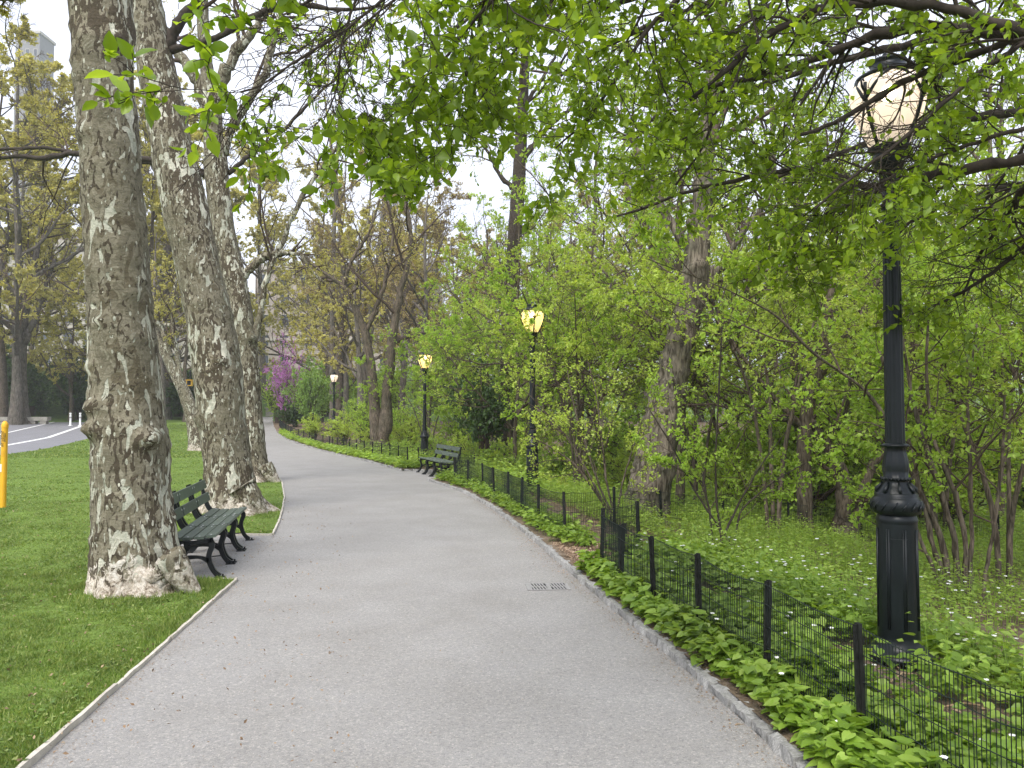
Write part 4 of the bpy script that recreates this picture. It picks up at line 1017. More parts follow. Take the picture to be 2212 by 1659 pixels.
# ------------------------------------------------------------------ hand placed woodland trees
def to_ground(rows, d):
    v, u, w = rows[0]; p = at(u, v, d); z = float(tz(p[0], p[1])) + BZ - .08
    vg = CV
    for vv in np.arange(v - 5, v + 200, 1.0):
        if at(u, vv, d)[2] <= z: break
    if vv > v + 2: rows = [(vv, u + (rows[0][1] - rows[1][1]) * min(1.5, (vv - v) / max(20, rows[0][0] - rows[1][0])), w * 1.06)] + list(rows)
    return rows
def wood_tree(name, label, trunk, d, bark, limbs=(), seed=1, flare=.3, twspec=None, leafm='leaf_green', lsz=.055, leafn=6, k=28, rings=90, rough=.02, wr=.006, group=None, tops=.6, roots=6):
    trunk = to_ground(trunk, d); limbs = [[(r_[1], r_[0], r_[2]) for r_ in to_ground([(q[1], q[0], q[2]) for q in L_], d)] if L_[0][1] > 880 else L_ for L_ in limbs]
    t = empty(name, tuple(at(trunk[0][1], trunk[0][0], d)), 0, label, 'tree', group); inv = -np.array(t.location)
    me, C, r = trunk_mesh(trunk, d, M[bark], k=k, rings=rings, seed=seed, flare=flare, rough=rough, wrinkle=wr, roots=roots)
    link('trunk', me, t, tuple(inv)); i0 = int(len(C) * tops)
    CR = [(C[i0:], r[i0:])]
    for i_, L_ in enumerate(limbs):
        me, c, rr = limb(L_, d, M[bark], k=10, seed=seed * 10 + i_); link('branch' if L_[0][1] < 880 else 'stem', me, t, tuple(inv)); CR.append((c, rr))
    rs = np.random.default_rng(seed)
    spec = twspec or [(6, .3, 1, (50, 15), .5, 7, .16, .04, .5), (6, .15, 1, (45, 15), .5, 6, .2, .02, .5), (6, .15, 1, (45, 18), .5, 4, .2, 0, .6)]
    lv, sets = bud_twigs(limbset(CR), rs, spec, (leafn, lsz, KITE))
    mnr = max(.0022, d * .00012)
    for p, r_ in lv: np.clip(r_, mnr, None, out=r_)
    link('twigs', tubes_mesh(lv, (6, 4, 3), 'twigs', M['twig']), t, tuple(inv), kind='stuff')
    link('crown', leaf_mesh('crown', sets, M[leafm], KITE), t, tuple(inv), kind='stuff')
    return t
wood_tree('leaning_tree', 'stout furrowed trunk leaning right behind the low fence', [(1150, 1384, 104), (1120, 1388, 100), (1060, 1402, 92), (1000, 1414, 88), (900, 1432, 80), (800, 1455, 72), (740, 1472, 66), (600, 1500, 56), (450, 1515, 44), (250, 1530, 34), (0, 1560, 22)], 13.8, 'bark_furrow',
    [[(1480, 700, 30), (1540, 600, 22), (1620, 480, 14), (1700, 380, 8)], [(1500, 560, 24), (1430, 450, 18), (1380, 330, 12), (1330, 230, 6)]], 51, .45, rough=.05, wr=.02, k=48, rings=140)
wood_tree('tall_tree', 'tall dark straight trunk rising above the second lamp', [(930, 1092, 40), (800, 1098, 36), (640, 1104, 33), (500, 1113, 31), (380, 1121, 29), (250, 1128, 25), (120, 1135, 20), (0, 1140, 16), (-150, 1145, 10)], 27, 'bark_dark',
    [[(1128, 350, 14), (1160, 300, 12), (1200, 260, 9), (1240, 230, 5)], [(1130, 230, 10), (1160, 190, 8), (1200, 120, 6), (1220, 40, 3)], [(1122, 420, 12), (1080, 380, 9), (1040, 300, 6), (1010, 240, 4)]], 52, .2, leafm='leaf_bud', leafn=3)
wood_tree('twin_stem_tree', 'reddish brown two-stemmed tree arching over the far fence', [(930, 812, 26), (880, 810, 24), (780, 800, 20), (720, 790, 18), (660, 765, 16), (615, 740, 14), (590, 700, 11), (570, 672, 10), (545, 655, 9), (552, 625, 6)], 33, 'bark_brown',
    [[(832, 930, 28), (836, 840, 24), (845, 760, 20), (850, 700, 17), (866, 620, 14), (892, 540, 11), (880, 450, 8), (860, 380, 5)], [(790, 720, 10), (830, 620, 9), (850, 520, 7), (840, 430, 5)], [(740, 620, 8), (760, 560, 7), (800, 500, 6), (820, 430, 4)]], 53, .2, leafm='leaf_bud', lsz=.07, leafn=3)
wood_tree('slim_tree', 'slim grey trunk directly behind the most distant lamp', [(900, 718, 13), (790, 718, 12), (600, 718, 11), (480, 722, 9), (300, 730, 6), (150, 735, 4)], 58, 'bark_grey', [], 54, .1, leafm='leaf_brownbud', lsz=.09, leafn=3, tops=.4)
wood_tree('slim_tree', 'slim dark trunk just right of the most distant lamp', [(900, 732, 15), (780, 735, 14), (700, 741, 13), (620, 745, 12), (500, 736, 10), (350, 720, 7), (200, 700, 4)], 60, 'bark_brown', [], 55, .1, leafm='leaf_brownbud', lsz=.09, leafn=3, tops=.4)
wood_tree('grey_tree', 'grey trunk between the two-stemmed tree and the distant lamp', [(900, 782, 20), (790, 788, 19), (700, 800, 17), (560, 820, 15), (420, 832, 11), (250, 845, 6)], 50, 'bark_grey', [], 56, .1, leafm='leaf_bud', lsz=.09, leafn=3, tops=.4)
wood_tree('crooked_tree', 'leaning spotted tree seen in the gap between the first two trunks', [(975, 432, 44), (940, 426, 38), (900, 418, 33), (850, 400, 28), (800, 375, 24), (760, 355, 22), (720, 335, 20), (640, 300, 17), (520, 270, 12), (380, 250, 7)], 36, 'bark_plane', [[(395, 850, 12), (385, 780, 10), (372, 700, 8), (380, 600, 5)], [(370, 770, 12), (345, 700, 12), (330, 692, 10), (400, 715, 8)]], 57, .3, leafm='leaf_bud', lsz=.08, leafn=4)
wood_tree('road_tree', 'grey forked trunk beside the dark green pole across the road', [(905, 47, 36), (880, 44, 30), (800, 42, 27), (720, 43, 28), (690, 50, 20), (600, 70, 14), (480, 90, 8)], 63, 'bark_grey', [[(52, 740, 16), (70, 700, 14), (90, 640, 10), (120, 560, 6)], [(40, 700, 16), (20, 640, 12), (0, 560, 8)]], 58, .3, leafm='leaf_bud', lsz=.12, leafn=6, tops=.5)
wood_tree('many_stemmed_tree', 'brown many-stemmed tree with crooked stems beyond the back fence', [(1150, 1740, 34), (1000, 1736, 30), (900, 1740, 27), (780, 1770, 25), (650, 1792, 22), (500, 1802, 17), (300, 1822, 10)], 14.3, 'bark_brown',
    [[(1818, 1155, 34), (1820, 1080, 27), (1806, 1000, 24), (1780, 950, 22), (1746, 905, 18)], [(1806, 1150, 24), (1825, 1080, 17), (1830, 1012, 15), (1790, 970, 13), (1700, 890, 11), (1640, 820, 10), (1580, 740, 9), (1555, 690, 6), (1520, 600, 4)],
     [(1842, 1150, 28), (1862, 1060, 20), (1885, 1005, 17), (1930, 950, 13), (1980, 860, 9), (2020, 740, 5)], [(1770, 780, 12), (1850, 700, 10), (1900, 600, 8), (1960, 480, 5)]], 59, .3, leafn=7)
wood_tree('arching_shrub', 'large shrub of pale slender stems fanning out right of the nearest lamp', [(1285, 2060, 16), (1150, 2030, 13), (1000, 1960, 12), (920, 1925, 11), (840, 1870, 10), (760, 1750, 9), (680, 1680, 8), (620, 1560, 6), (560, 1400, 4)], 8.7, 'bark_brown',
    [[(2050, 1290, 12), (2000, 1120, 10), (1975, 1000, 9), (1950, 900, 7), (1900, 760, 5)], [(2075, 1290, 15), (2060, 1150, 12), (2020, 1030, 12), (1985, 930, 10), (1960, 800, 7), (1930, 600, 5)], [(2085, 1290, 14), (2085, 1150, 11), (2050, 1030, 10), (2010, 940, 8), (2000, 780, 6), (2010, 600, 4)],
     [(2095, 1285, 10), (2100, 1150, 9), (2095, 1000, 8), (2090, 860, 6), (2110, 700, 4)], [(2120, 1290, 8), (2145, 1150, 8), (2165, 1000, 7), (2170, 860, 6), (2160, 700, 4)], [(2040, 1285, 9), (1990, 1170, 8), (1955, 1080, 7), (1930, 1000, 6), (1890, 930, 4)]], 60, .1, leafn=7, tops=.3, k=10, rings=60, rough=.004, wr=.001)
wood_tree('slender_shrub', 'thin dark-stemmed shrub standing behind the middle of the near fence', [(1225, 1562, 7), (1150, 1558, 6), (1100, 1548, 5), (1000, 1545, 4), (860, 1552, 4), (700, 1560, 3)], 9.9, 'bark_dark',
    [[(1562, 1160, 6), (1600, 1080, 4), (1640, 1010, 3), (1700, 930, 2)], [(1560, 1150, 5), (1500, 1060, 4), (1450, 960, 3), (1400, 880, 2)], [(1540, 1215, 6), (1535, 1120, 5), (1520, 1040, 4), (1440, 1000, 2.5)], [(1575, 1215, 5), (1600, 1100, 4), (1670, 1040, 3), (1740, 1000, 2)]], 61, .05, leafn=5, lsz=.045, tops=.4, k=6, rings=30, rough=.002, wr=.0)
wood_tree('fan_shrub', 'many-twigged shrub fanning up at the corner of the fence', [(1125, 1325, 8), (1080, 1300, 7), (1020, 1270, 5), (950, 1230, 4), (880, 1170, 3), (830, 1120, 2)], 11.6, 'bark_brown',
    [[(1320, 1120, 7), (1285, 1060, 5), (1240, 1000, 4), (1180, 960, 3), (1140, 940, 2)], [(1325, 1120, 6), (1290, 1040, 5), (1265, 960, 4), (1240, 880, 3), (1225, 800, 2)], [(1328, 1120, 6), (1310, 1040, 5), (1300, 950, 4), (1290, 860, 3), (1270, 780, 2)], [(1330, 1120, 5), (1345, 1040, 4), (1370, 960, 3), (1390, 900, 2)]], 62, .05, leafm='leaf_lime', leafn=4, lsz=.04, tops=.4, k=6, rings=30, rough=.002, wr=.0)

# ------------------------------------------------------------------ the overhanging tree nearest the viewer
def overhang():
    base = np.array([4.9, 3.4, float(tz(4.9, 3.4)) + BZ])
    t = empty('overhanging_tree', tuple(base), 0, 'nearest tree, its dark limbs and bright leaves hanging over the path from the right', 'tree'); inv = -base
    b = MB(); C, r = resample([tuple(base), (4.8, 3.45, 1.2), (4.75, 3.5, 2.2), (4.5, 3.6, 3.2), (4.3, 3.7, 4.2), (4.0, 3.8, 5.2)], [.17, .13, .12, .10, .08, .05], 24); b.tube(C, r, 18)
    link('trunk', b.mesh('trunk', M['bark_dark'], True), t, tuple(inv))
    lim = [
        [(2500, 150, 44, 3.6), (2320, 110, 30, 3.7), (2212, 67, 24, 3.8), (2108, 33, 24, 3.9), (1975, 3, 20, 4.0), (1858, 5, 18, 4.1), (1775, 13, 17, 4.2), (1725, 40, 16, 4.2), (1648, 80, 15, 4.2), (1575, 143, 12, 4.2), (1531, 187, 9, 4.2), (1490, 215, 6, 4.2)],
        [(2500, 180, 44, 3.7), (2320, 120, 30, 3.9), (2212, 90, 24, 4.1), (2141, 67, 24, 4.3), (2021, 53, 24, 4.5), (1918, 70, 22, 4.6), (1841, 93, 20, 4.7), (1791, 117, 18, 4.7), (1708, 143, 16, 4.7), (1625, 173, 13, 4.7), (1541, 180, 11, 4.7), (1500, 210, 7, 4.7)],
        [(2500, 170, 30, 3.6), (2300, 60, 24, 3.7), (2212, 73, 20, 3.8), (2175, 87, 18, 3.9), (2125, 110, 17, 4.0), (2075, 130, 17, 4.1), (2008, 147, 16, 4.2), (1941, 183, 14, 4.3), (1875, 223, 12, 4.4), (1825, 253, 11, 4.4), (1775, 280, 10, 4.4), (1721, 293, 8, 4.4)],
        [(2500, 330, 34, 4.0), (2320, 330, 28, 4.2), (2201, 343, 24, 4.4), (2075, 367, 22, 4.5), (1941, 397, 20, 4.6), (1865, 412, 18, 4.7), (1825, 382, 13, 4.8), (1758, 360, 12, 4.9), (1675, 370, 11, 5.0), (1558, 397, 9, 5.1), (1475, 413, 8, 5.2), (1370, 460, 6, 5.3), (1320, 470, 4, 5.3)],
        [(1930, 400, 14, 4.6), (1865, 425, 12, 4.7), (1788, 460, 9, 4.8), (1740, 500, 6, 4.9), (1700, 560, 3, 5.0)],
        [(2420, -300, 50, 3.3), (2212, -330, 44, 3.2), (1900, -350, 36, 3.2), (1600, -300, 28, 3.1), (1300, -230, 22, 3.0), (1050, -170, 16, 2.9), (850, -120, 11, 2.8), (680, -60, 7, 2.7)],
        [(2350, -150, 40, 3.8), (2050, -180, 30, 3.9), (1800, -140, 24, 4.0), (1550, -90, 20, 4.0), (1400, -20, 16, 4.0), (1330, 10, 13, 4.0), (1260, 35, 8, 4.0), (1200, 40, 6, 4.0)],
        [(2300, -240, 40, 4.2), (1900, -260, 30, 4.5), (1500, -230, 24, 4.6), (1150, -150, 18, 4.6), (900, -90, 12, 4.5), (720, -30, 8, 4.4), (620, 30, 5, 4.3)],
        [(2230, 85, 12, 3.9), (2120, 150, 10, 3.9), (2030, 230, 9, 3.9), (1940, 310, 8, 3.9), (1830, 390, 6, 3.9), (1760, 450, 4, 3.9)],
        [(2320, 250, 14, 4.0), (2160, 290, 9, 4.0), (2040, 330, 8, 4.1), (1930, 380, 6, 4.2), (1850, 420, 4, 4.3)],
        [(1300, -230, 14, 3.0), (1120, -60, 9, 3.0), (1010, 60, 7, 3.0), (960, 130, 5, 3.0), (900, 180, 4, 3.0), (860, 250, 3, 3.0)],
        [(1000, -160, 12, 2.9), (850, -20, 8, 2.7), (740, 70, 6, 2.6), (640, 130, 5, 2.5), (560, 190, 4, 2.4), (520, 200, 3, 2.4)],
        [(1550, -90, 14, 4.0), (1400, 60, 10, 3.9), (1330, 170, 8, 3.8), (1270, 260, 6, 3.8), (1200, 320, 4, 3.8)],
        [(1850, -140, 14, 4.0), (1640, 30, 10, 4.3), (1560, 190, 8, 4.4), (1520, 320, 6, 4.5), (1460, 400, 4, 4.6)],
        [(2400, 420, 26, 4.3), (2280, 470, 16, 4.5), (2180, 560, 10, 4.8), (2100, 620, 7, 5.0), (2020, 660, 4, 5.2)],
        [(2350, 250, 22, 4.0), (2230, 380, 16, 4.4), (2160, 480, 10, 4.8), (2110, 560, 7, 5.0), (2080, 640, 4, 5.1)],
        [(820, -110, 10, 2.8), (760, 20, 6, 2.8), (735, 110, 5, 2.8), (730, 190, 4, 2.8), (700, 260, 3, 2.8)],
        [(1400, -250, 14, 3.4), (1250, -80, 8, 3.4), (1150, 60, 6, 3.4), (1080, 150, 5, 3.4), (1020, 240, 3, 3.4)],
        [(2500, 120, 40, 3.8), (2330, 60, 30, 5.0), (2100, 70, 22, 6.4), (1850, 120, 16, 7.4), (1620, 190, 11, 8.2), (1420, 290, 6, 8.8)],
        [(2500, 60, 40, 3.8), (2300, -60, 30, 5.2), (2000, -80, 22, 6.6), (1700, -40, 17, 7.6), (1450, 30, 12, 8.4), (1250, 130, 8, 9.0), (1130, 230, 4, 9.4)],
        [(2500, 300, 36, 4.0), (2330, 240, 26, 5.4), (2120, 250, 18, 6.6), (1900, 300, 12, 7.6), (1700, 370, 8, 8.2), (1560, 450, 4, 8.6)],
        [(2500, 0, 40, 3.7), (2200, -200, 30, 5.0), (1800, -230, 22, 6.0), (1400, -160, 16, 6.8), (1150, -60, 11, 7.2), (980, 60, 6, 7.4), (900, 140, 3, 7.4)],
        [(2500, 400, 34, 4.2), (2350, 380, 22, 5.6), (2180, 400, 14, 6.6), (2020, 450, 9, 7.4), (1900, 520, 5, 8.0)],
        [(1700, -40, 14, 7.6), (1560, 100, 9, 7.9), (1440, 220, 6, 8.1), (1350, 330, 3, 8.2)],
        [(2000, -80, 16, 6.6), (1850, 40, 10, 7.0), (1760, 180, 7, 7.2), (1680, 300, 4, 7.4)],
        [(1400, -160, 12, 6.8), (1300, -20, 8, 7.0), (1230, 110, 6, 7.1), (1150, 220, 3, 7.2)],
        [(2100, 70, 16, 6.4), (2010, 200, 10, 6.8), (1950, 330, 7, 7.0), (1880, 450, 4, 7.2)],
        [(1900, -350, 26, 3.2), (1500, -330, 20, 3.8), (1200, -240, 14, 4.4), (1000, -120, 9, 4.8), (850, 0, 6, 5.0), (740, 90, 4, 5.1), (680, 150, 3, 5.1)],
    ]
    CR = []
    for i_, L_ in enumerate(lim):
        me, c, rr = limb(L_, 4, M['bark_dark'], k=12, n=34, seed=700 + i_, rough=.10)
        link('branch', me, t, tuple(inv)); CR.append((c, rr))
    rs = np.random.default_rng(77)
    P, Rr = limbset(CR, 26)
    l1 = spawn(P, Rr, 17, .22, 1, (50, 16), .15, 7, .16, -.02, .42, r=rs, mn=.30, shrink=.3, flat=.9)
    l2 = spawn(*l1, 6, .15, 1, (48, 16), .30, 5, .2, -.02, .55, r=rs, mn=.08)
    l3 = spawn(*l2, 3, .2, 1, (45, 18), .30, 4, .2, -.02, .7, r=rs, mn=.03)
    for L_ in (l1, l2, l3): np.clip(L_[1], .0014, None, out=L_[1])
    link('twigs', tubes_mesh([l1, l2, l3], (6, 4, 3), 'twigs', M['bark_dark']), t, tuple(inv), kind='stuff')
    s1 = twig_leaves(l3[0], l3[1], 4, .040, OVATE, r=rs, upn=.9, sv=.35); s2 = twig_leaves(l2[0], l2[1], 5, .044, OVATE, r=rs, upn=.9, sv=.35)
    p, d, n, s = [np.concatenate([a, b_]) for a, b_ in zip(s1, s2)]
    # the 300 leaves that show largest become parts of their own
    rel = p - np.array([0, 0, EYE]); depth = rel[:, 1]
    uu = rel[:, 0] / np.maximum(depth, .1); vv = rel[:, 2] / np.maximum(depth, .1)
    inview = (np.abs(uu) < .66) & (vv < .53) & (vv > -.4) & (depth > .5)
    keep = (depth > 1.6)                                   # nothing brushes the lens
    cn = np.array([noise.noise(Vector(q) * 1.5 + Vector((9, 2, 4))) for q in p])
    keep &= cn > np.where(uu < -.05, -.12, -.32)
    rsr = rs.random(len(p))
    keep &= ~((((uu - .475) / .075) ** 2 + ((vv - .405) / .115) ** 2 < 1) & (rsr < .90))
    score = np.where(inview & keep, s / np.maximum(depth, .1), 0)
    big = np.argsort(-score)[:300]; rest = np.setdiff1d(np.nonzero(keep)[0], big)
    V, T = leaves_vt(p[rest], d[rest], n[rest], s[rest], OVATE)
    link('crown', mesh('crown', V, T, mat=M['leaf_near'], smooth_=True), t, tuple(inv), kind='stuff')
    for i_ in big:
        V, T = leaves_vt(np.zeros((1, 3)), d[i_:i_ + 1], n[i_:i_ + 1], s[i_:i_ + 1], OVATE)
        link('leaf', mesh('leaf', V, T, mat=M['leaf_near1'], smooth_=True), t, tuple(p[i_] + inv))
    print('overhang leaves', len(p))
# separate leaves take their shade from the object, not from the island
def leaf_single():
    m = M['leaf_near'].copy(); m.name = 'leaf_near_single'; nt = m.node_tree
    oi = nt.nodes.new('ShaderNodeObjectInfo')
    for l in list(nt.links):
        if l.from_socket.name == 'Random Per Island': to = l.to_socket; nt.links.remove(l); nt.links.new(oi.outputs['Random'], to)
    return m
M['leaf_near1'] = leaf_single()
overhang()

# ------------------------------------------------------------------ grass, ground cover, litter
def in_view(x, y, m=.05): return np.abs(x / np.maximum(y, .1)) < .666 + m
def lawn_ok(x, y):
    e = np.where((y > 7.93) & (y < 10.88), PADL - (y - 8) * .16 - .02, lx(y) - .03)
    rn = np.interp(y, [-3, 20, 31, 47, 66], [-30, -22.5, -20.8, -25.5, -33.5])
    return (x < e) & (x > rn)
def grass_patch(n, y0, y1, h, w, tilt=.7, seed=0):
    r = np.random.default_rng(seed)
    y = r.uniform(y0, y1, n * 3); x = r.uniform(-.74, 0, n * 3) * y
    ok = lawn_ok(x, y); x = x[ok][:n]; y = y[ok][:n]; k = len(x)
    c = np.array([noise.noise(Vector((a * 1.6, b_ * 1.6, 3))) + .6 * noise.noise(Vector((a * 7, b_ * 7, 8))) for a, b_ in zip(x, y)])
    pos = np.stack([x, y, tz(x, y) + LZ - .004], 1)
    d = norm(np.stack([r.normal(size=k) * tilt, r.normal(size=k) * tilt, np.ones(k)], 1))
    nr = norm(r.normal(size=(k, 3)) * [1, 1, .2])
    s = h * r.uniform(.5, 1.3, k) * (1 + .7 * c)
    return leaves_vt(pos, d, nr, s, BLADE, width=w / h * r.uniform(.7, 1.3, k))
b = MB()
for a in (grass_patch(130000, 2.6, 8.5, .027, .0060, 1.2, seed=1), grass_patch(85000, 8, 15, .030, .009, 1.2, seed=2), grass_patch(60000, 15, 32, .035, .018, 1.2, seed=3), grass_patch(45000, 30, 62, .06, .045, .9, seed=4)): b.add(*a)
# longer tufts along the lawn edging, round the trunks and posts
def tufts(cx, cy, n, R_, h, seed, hollow=0):
    r = np.random.default_rng(seed); a = r.uniform(0, 6.28, n); q = np.sqrt(r.uniform(hollow, 1, n)) * R_
    x = cx + q * np.cos(a); y = cy + q * np.sin(a); ok = lawn_ok(x, y); x, y = x[ok], y[ok]; k = len(x)
    pos = np.stack([x, y, tz(x, y) + LZ - .004], 1); d = norm(np.stack([r.normal(size=k) * .45, r.normal(size=k) * .45, np.ones(k)], 1))
    return leaves_vt(pos, d, norm(r.normal(size=(k, 3)) * [1, 1, .2]), h * r.uniform(.4, 1.3, k), BLADE, width=.008 / h)
for k in range(90):
    y = random.uniform(2.8, 7.9); b.add(*tufts(float(lx(y)) - .1, y, 70, .14, random.uniform(.028, .055), 900 + k))
for a, n, R_ in ((at(312, 1280, 7.6), 3800, .75), (at(505, 1100, 13.4), 1800, .8), (at(553, 1045, 19.5), 1200, .9)): b.add(*tufts(a[0], a[1] - .1, n, R_, .06, int(n), .28))
for k in range(40): b.add(*tufts(-3.0 - random.random() * 1.2, 7.9 - random.random() * .3, 80, .2, .06, 300 + k))
for k in range(320):
    y = random.uniform(3, 14); b.add(*tufts(-random.uniform(.3, .72) * y, y, 45, random.uniform(.04, .15), random.uniform(.035, .065), 1300 + k))
r_ = np.random.default_rng(71); n_ = 9000; y_ = r_.uniform(2.8, 16, n_) ; x_ = -r_.uniform(.15, .72, n_) * y_
c_ = np.array([noise.noise(Vector((a * 1.1, b_ * 1.1, 13))) for a, b_ in zip(x_, y_)]); ok_ = lawn_ok(x_, y_) & (c_ > .05); x_, y_ = x_[ok_], y_[ok_]; a_ = r_.uniform(0, 6.28, len(x_))
b.add(*leaves_vt(np.stack([x_, y_, tz(x_, y_) + .03 + .02 * r_.random(len(x_))], 1), np.stack([np.cos(a_), np.sin(a_), .2 * r_.normal(size=len(x_))], 1), np.tile([0, 0, 1.0], (len(x_), 1)) + .3 * r_.normal(size=(len(x_), 3)), r_.uniform(.015, .035, len(x_)), KITE, 1.5))
link('grass', b.mesh('grass', M['grass']), label='short bright green lawn grass left of the path', cat='grass', kind='stuff')

def plants(name, n, x0, x1, y0, y1, hmin, hmax, lsz, nl, mat, tpl, seed, off=True, mask=None, upn=1.0, cl=2.0, thr=-.15):
    """leafy ground plants; x is measured from the kerb"""
    r = np.random.default_rng(seed); y = r.uniform(y0, y1, n) if y0 > 12 else y0 + (y1 - y0) * r.uniform(0, 1, n) ** .9
    x = r.uniform(x0, x1, n) + (kx(y) if off else 0)
    ok = in_view(x, y, .12)
    if mask is not None: ok &= mask(x, y)
    c = np.array([noise.noise(Vector((a * cl, b_ * cl, seed * 1.7))) for a, b_ in zip(x, y)])
    ok &= c > thr
    x, y, c = x[ok], y[ok], c[ok]; k = len(x)
    h = (r.uniform(hmin, hmax, k) * (1 + .5 * c))
    zb = tz(x, y) + BZ
    X = np.repeat(x, nl); Y = np.repeat(y, nl); H = np.repeat(h, nl); Z = np.repeat(zb, nl); K = len(X)
    a = r.uniform(0, 6.28, K); q = r.uniform(.15, 1, K) * H * .45; hz = H * r.uniform(.25, 1.0, K)
    pos = np.stack([X + q * np.cos(a), Y + q * np.sin(a), Z + hz], 1)
    d = norm(np.stack([np.cos(a), np.sin(a), r.uniform(-.5, .35, K)], 1)); nr = norm(np.stack([.35 * r.normal(size=K), .35 * r.normal(size=K), np.full(K, upn)], 1))
    s = np.clip(lsz * (1 + .35 * r.normal(size=K)), lsz * .4, lsz * 1.8)
    V, T = leaves_vt(pos, d, nr, s, tpl); bb = MB(); bb.add(V, T)
    # stems
    P = np.stack([np.stack([x, y, zb - .01], 1), np.stack([x + .1 * h * r.normal(size=k), y + .1 * h * r.normal(size=k), zb + h * .9], 1)], 1)
    V2, Q2 = tube_vq(P, np.full((k, 2), .0022), 3)
    bb.add(V2, Q=Q2)
    return bb, (x, y, zb, h)
bare = lambda x, y: ~((y > 8.25) & (y < 9.9) & (x < kx(y) + .52 + .28 * np.sin(y * 3)))
notpad = lambda x, y: ~((y > 19.6) & (y < 23.3) & (x < kx(y) + 1.1))
nolamp = lambda x, y: ((x - 2.6) ** 2 + (y - 5.23) ** 2 > .10) & ((x - 2.35) ** 2 + (y - 4.75) ** 2 > .05)
b1, i1 = plants('kerb', 1900, .10, .75, 1.6, 8.3, .06, .22, .062, 11, None, HEART, 5, mask=bare, thr=-.22, cl=2.6)
b2, i2 = plants('in', 1900, .65, 2.4, 2.4, 9.5, .10, .28, .056, 10, None, HEART, 6, mask=lambda x, y: bare(x, y) & nolamp(x, y), thr=-.2)
link('kerbside_plants', b1.mesh('kerbside_plants', M['leaf_low']), label='heart-leaved green plants along the kerb outside the near fence', cat='plants', kind='stuff')
link('fenced_plants', b2.mesh('fenced_plants', M['leaf_low']), label='leafy green plants just inside the near fence', cat='plants', kind='stuff')
b3, i3 = plants('mid', 2200, .14, .6, 9.3, 24, .10, .26, .07, 9, None, KITE, 7, mask=lambda x, y: notpad(x, y) & bare(x, y), thr=-.3)
link('kerbside_plants', b3.mesh('kerbside_plants', M['leaf_low']), label='dense leafy plants along the kerb beyond the bare patch', cat='plants', kind='stuff')
b4, i4 = plants('far', 13000, 1.2, 13, 4.2, 16, .12, .44, .042, 12, None, KITE, 8, mask=nolamp, thr=-.22, cl=1.3)
b4a, _ = plants('far', 13000, .5, 22, 15, 34, .15, .6, .085, 9, None, KITE, 9, mask=notpad, thr=-.6, cl=.6)
b4.add(np.concatenate(b4a.V), np.concatenate([b4a.T[0], ]), None) if False else None
link('woodland_plants', b4.mesh('woodland_plants', M['leaf_cover']), label='bright green low plants covering the near woodland floor', cat='ground cover', kind='stuff')
link('woodland_plants', b4a.mesh('woodland_plants', M['leaf_cover']), label='bright green low plants covering the floor deeper in the wood', cat='ground cover', kind='stuff')
b5, _ = plants('strip', 1500, .12, .55, 23.4, 50, .1, .3, .11, 7, None, KITE, 10, thr=-.5)
link('kerbside_plants', b5.mesh('kerbside_plants', M['leaf_cover']), label='green weeds between far kerb and far fence', cat='plants', kind='stuff')
# white four-petalled flowers
def flowers(info, n, seed, lo=.95):
    r = np.random.default_rng(seed); x, y, zb, h = info; idx = r.choice(len(x), min(n, len(x)), replace=False)
    P = np.stack([x[idx], y[idx], zb[idx] + h[idx] * r.uniform(lo, 1.25, len(idx)) + .02], 1)
    P = np.repeat(P, 4, 0); a = np.tile(np.arange(4) * math.pi / 2, len(idx)) + np.repeat(r.uniform(0, 6, len(idx)), 4)
    d = np.stack([np.cos(a), np.sin(a), .25 + 0 * a], 1)
    return leaves_vt(P, d, np.tile([0, -.5, 1.0], (len(P), 1)) + .2 * r.normal(size=P.shape), np.full(len(P), .017), KITE, 1.6)
b = MB(); b.add(*flowers(i2, 90, 1)); b.add(*flowers(i1, 22, 2))
near = i4[1] < 8; b.add(*flowers(tuple(a[near] for a in i4), 110, 3))
link('white_flowers', b.mesh('white_flowers', M['flower']), label='small white four-petalled flowers dotted over the plants by the near fence', cat='flowers', kind='stuff')
# litter
def flakes(n, xf, y0, y1, s, seed, z=.004, tilt=.25):
    r = np.random.default_rng(seed); y = r.uniform(y0, y1, n); x = xf(y, r); k = n
    pos = np.stack([x, y, tz(x, y) + z + .004 * r.random(k)], 1); a = r.uniform(0, 6.28, k)
    return leaves_vt(pos, np.stack([np.cos(a), np.sin(a), tilt * r.normal(size=k)], 1), np.tile([0, 0, 1.0], (k, 1)) + tilt * r.normal(size=(k, 3)), s * r.uniform(.4, 1.5, k), KITE, r.uniform(.5, 1.2, k))
b = MB()
b.add(*flakes(900, lambda y, r: kx(y) - np.abs(r.normal(size=len(y))) * .07 - .01, 2, 16, .016, 1))
b.add(*flakes(6500, lambda y, r: kx(y) + r.uniform(.09, .9, len(y)), 2, 9, .028, 2, BZ + .004))
b.add(*flakes(9000, lambda y, r: kx(y) + r.uniform(.9, 9, len(y)), 4, 16, .05, 3, BZ + .006))
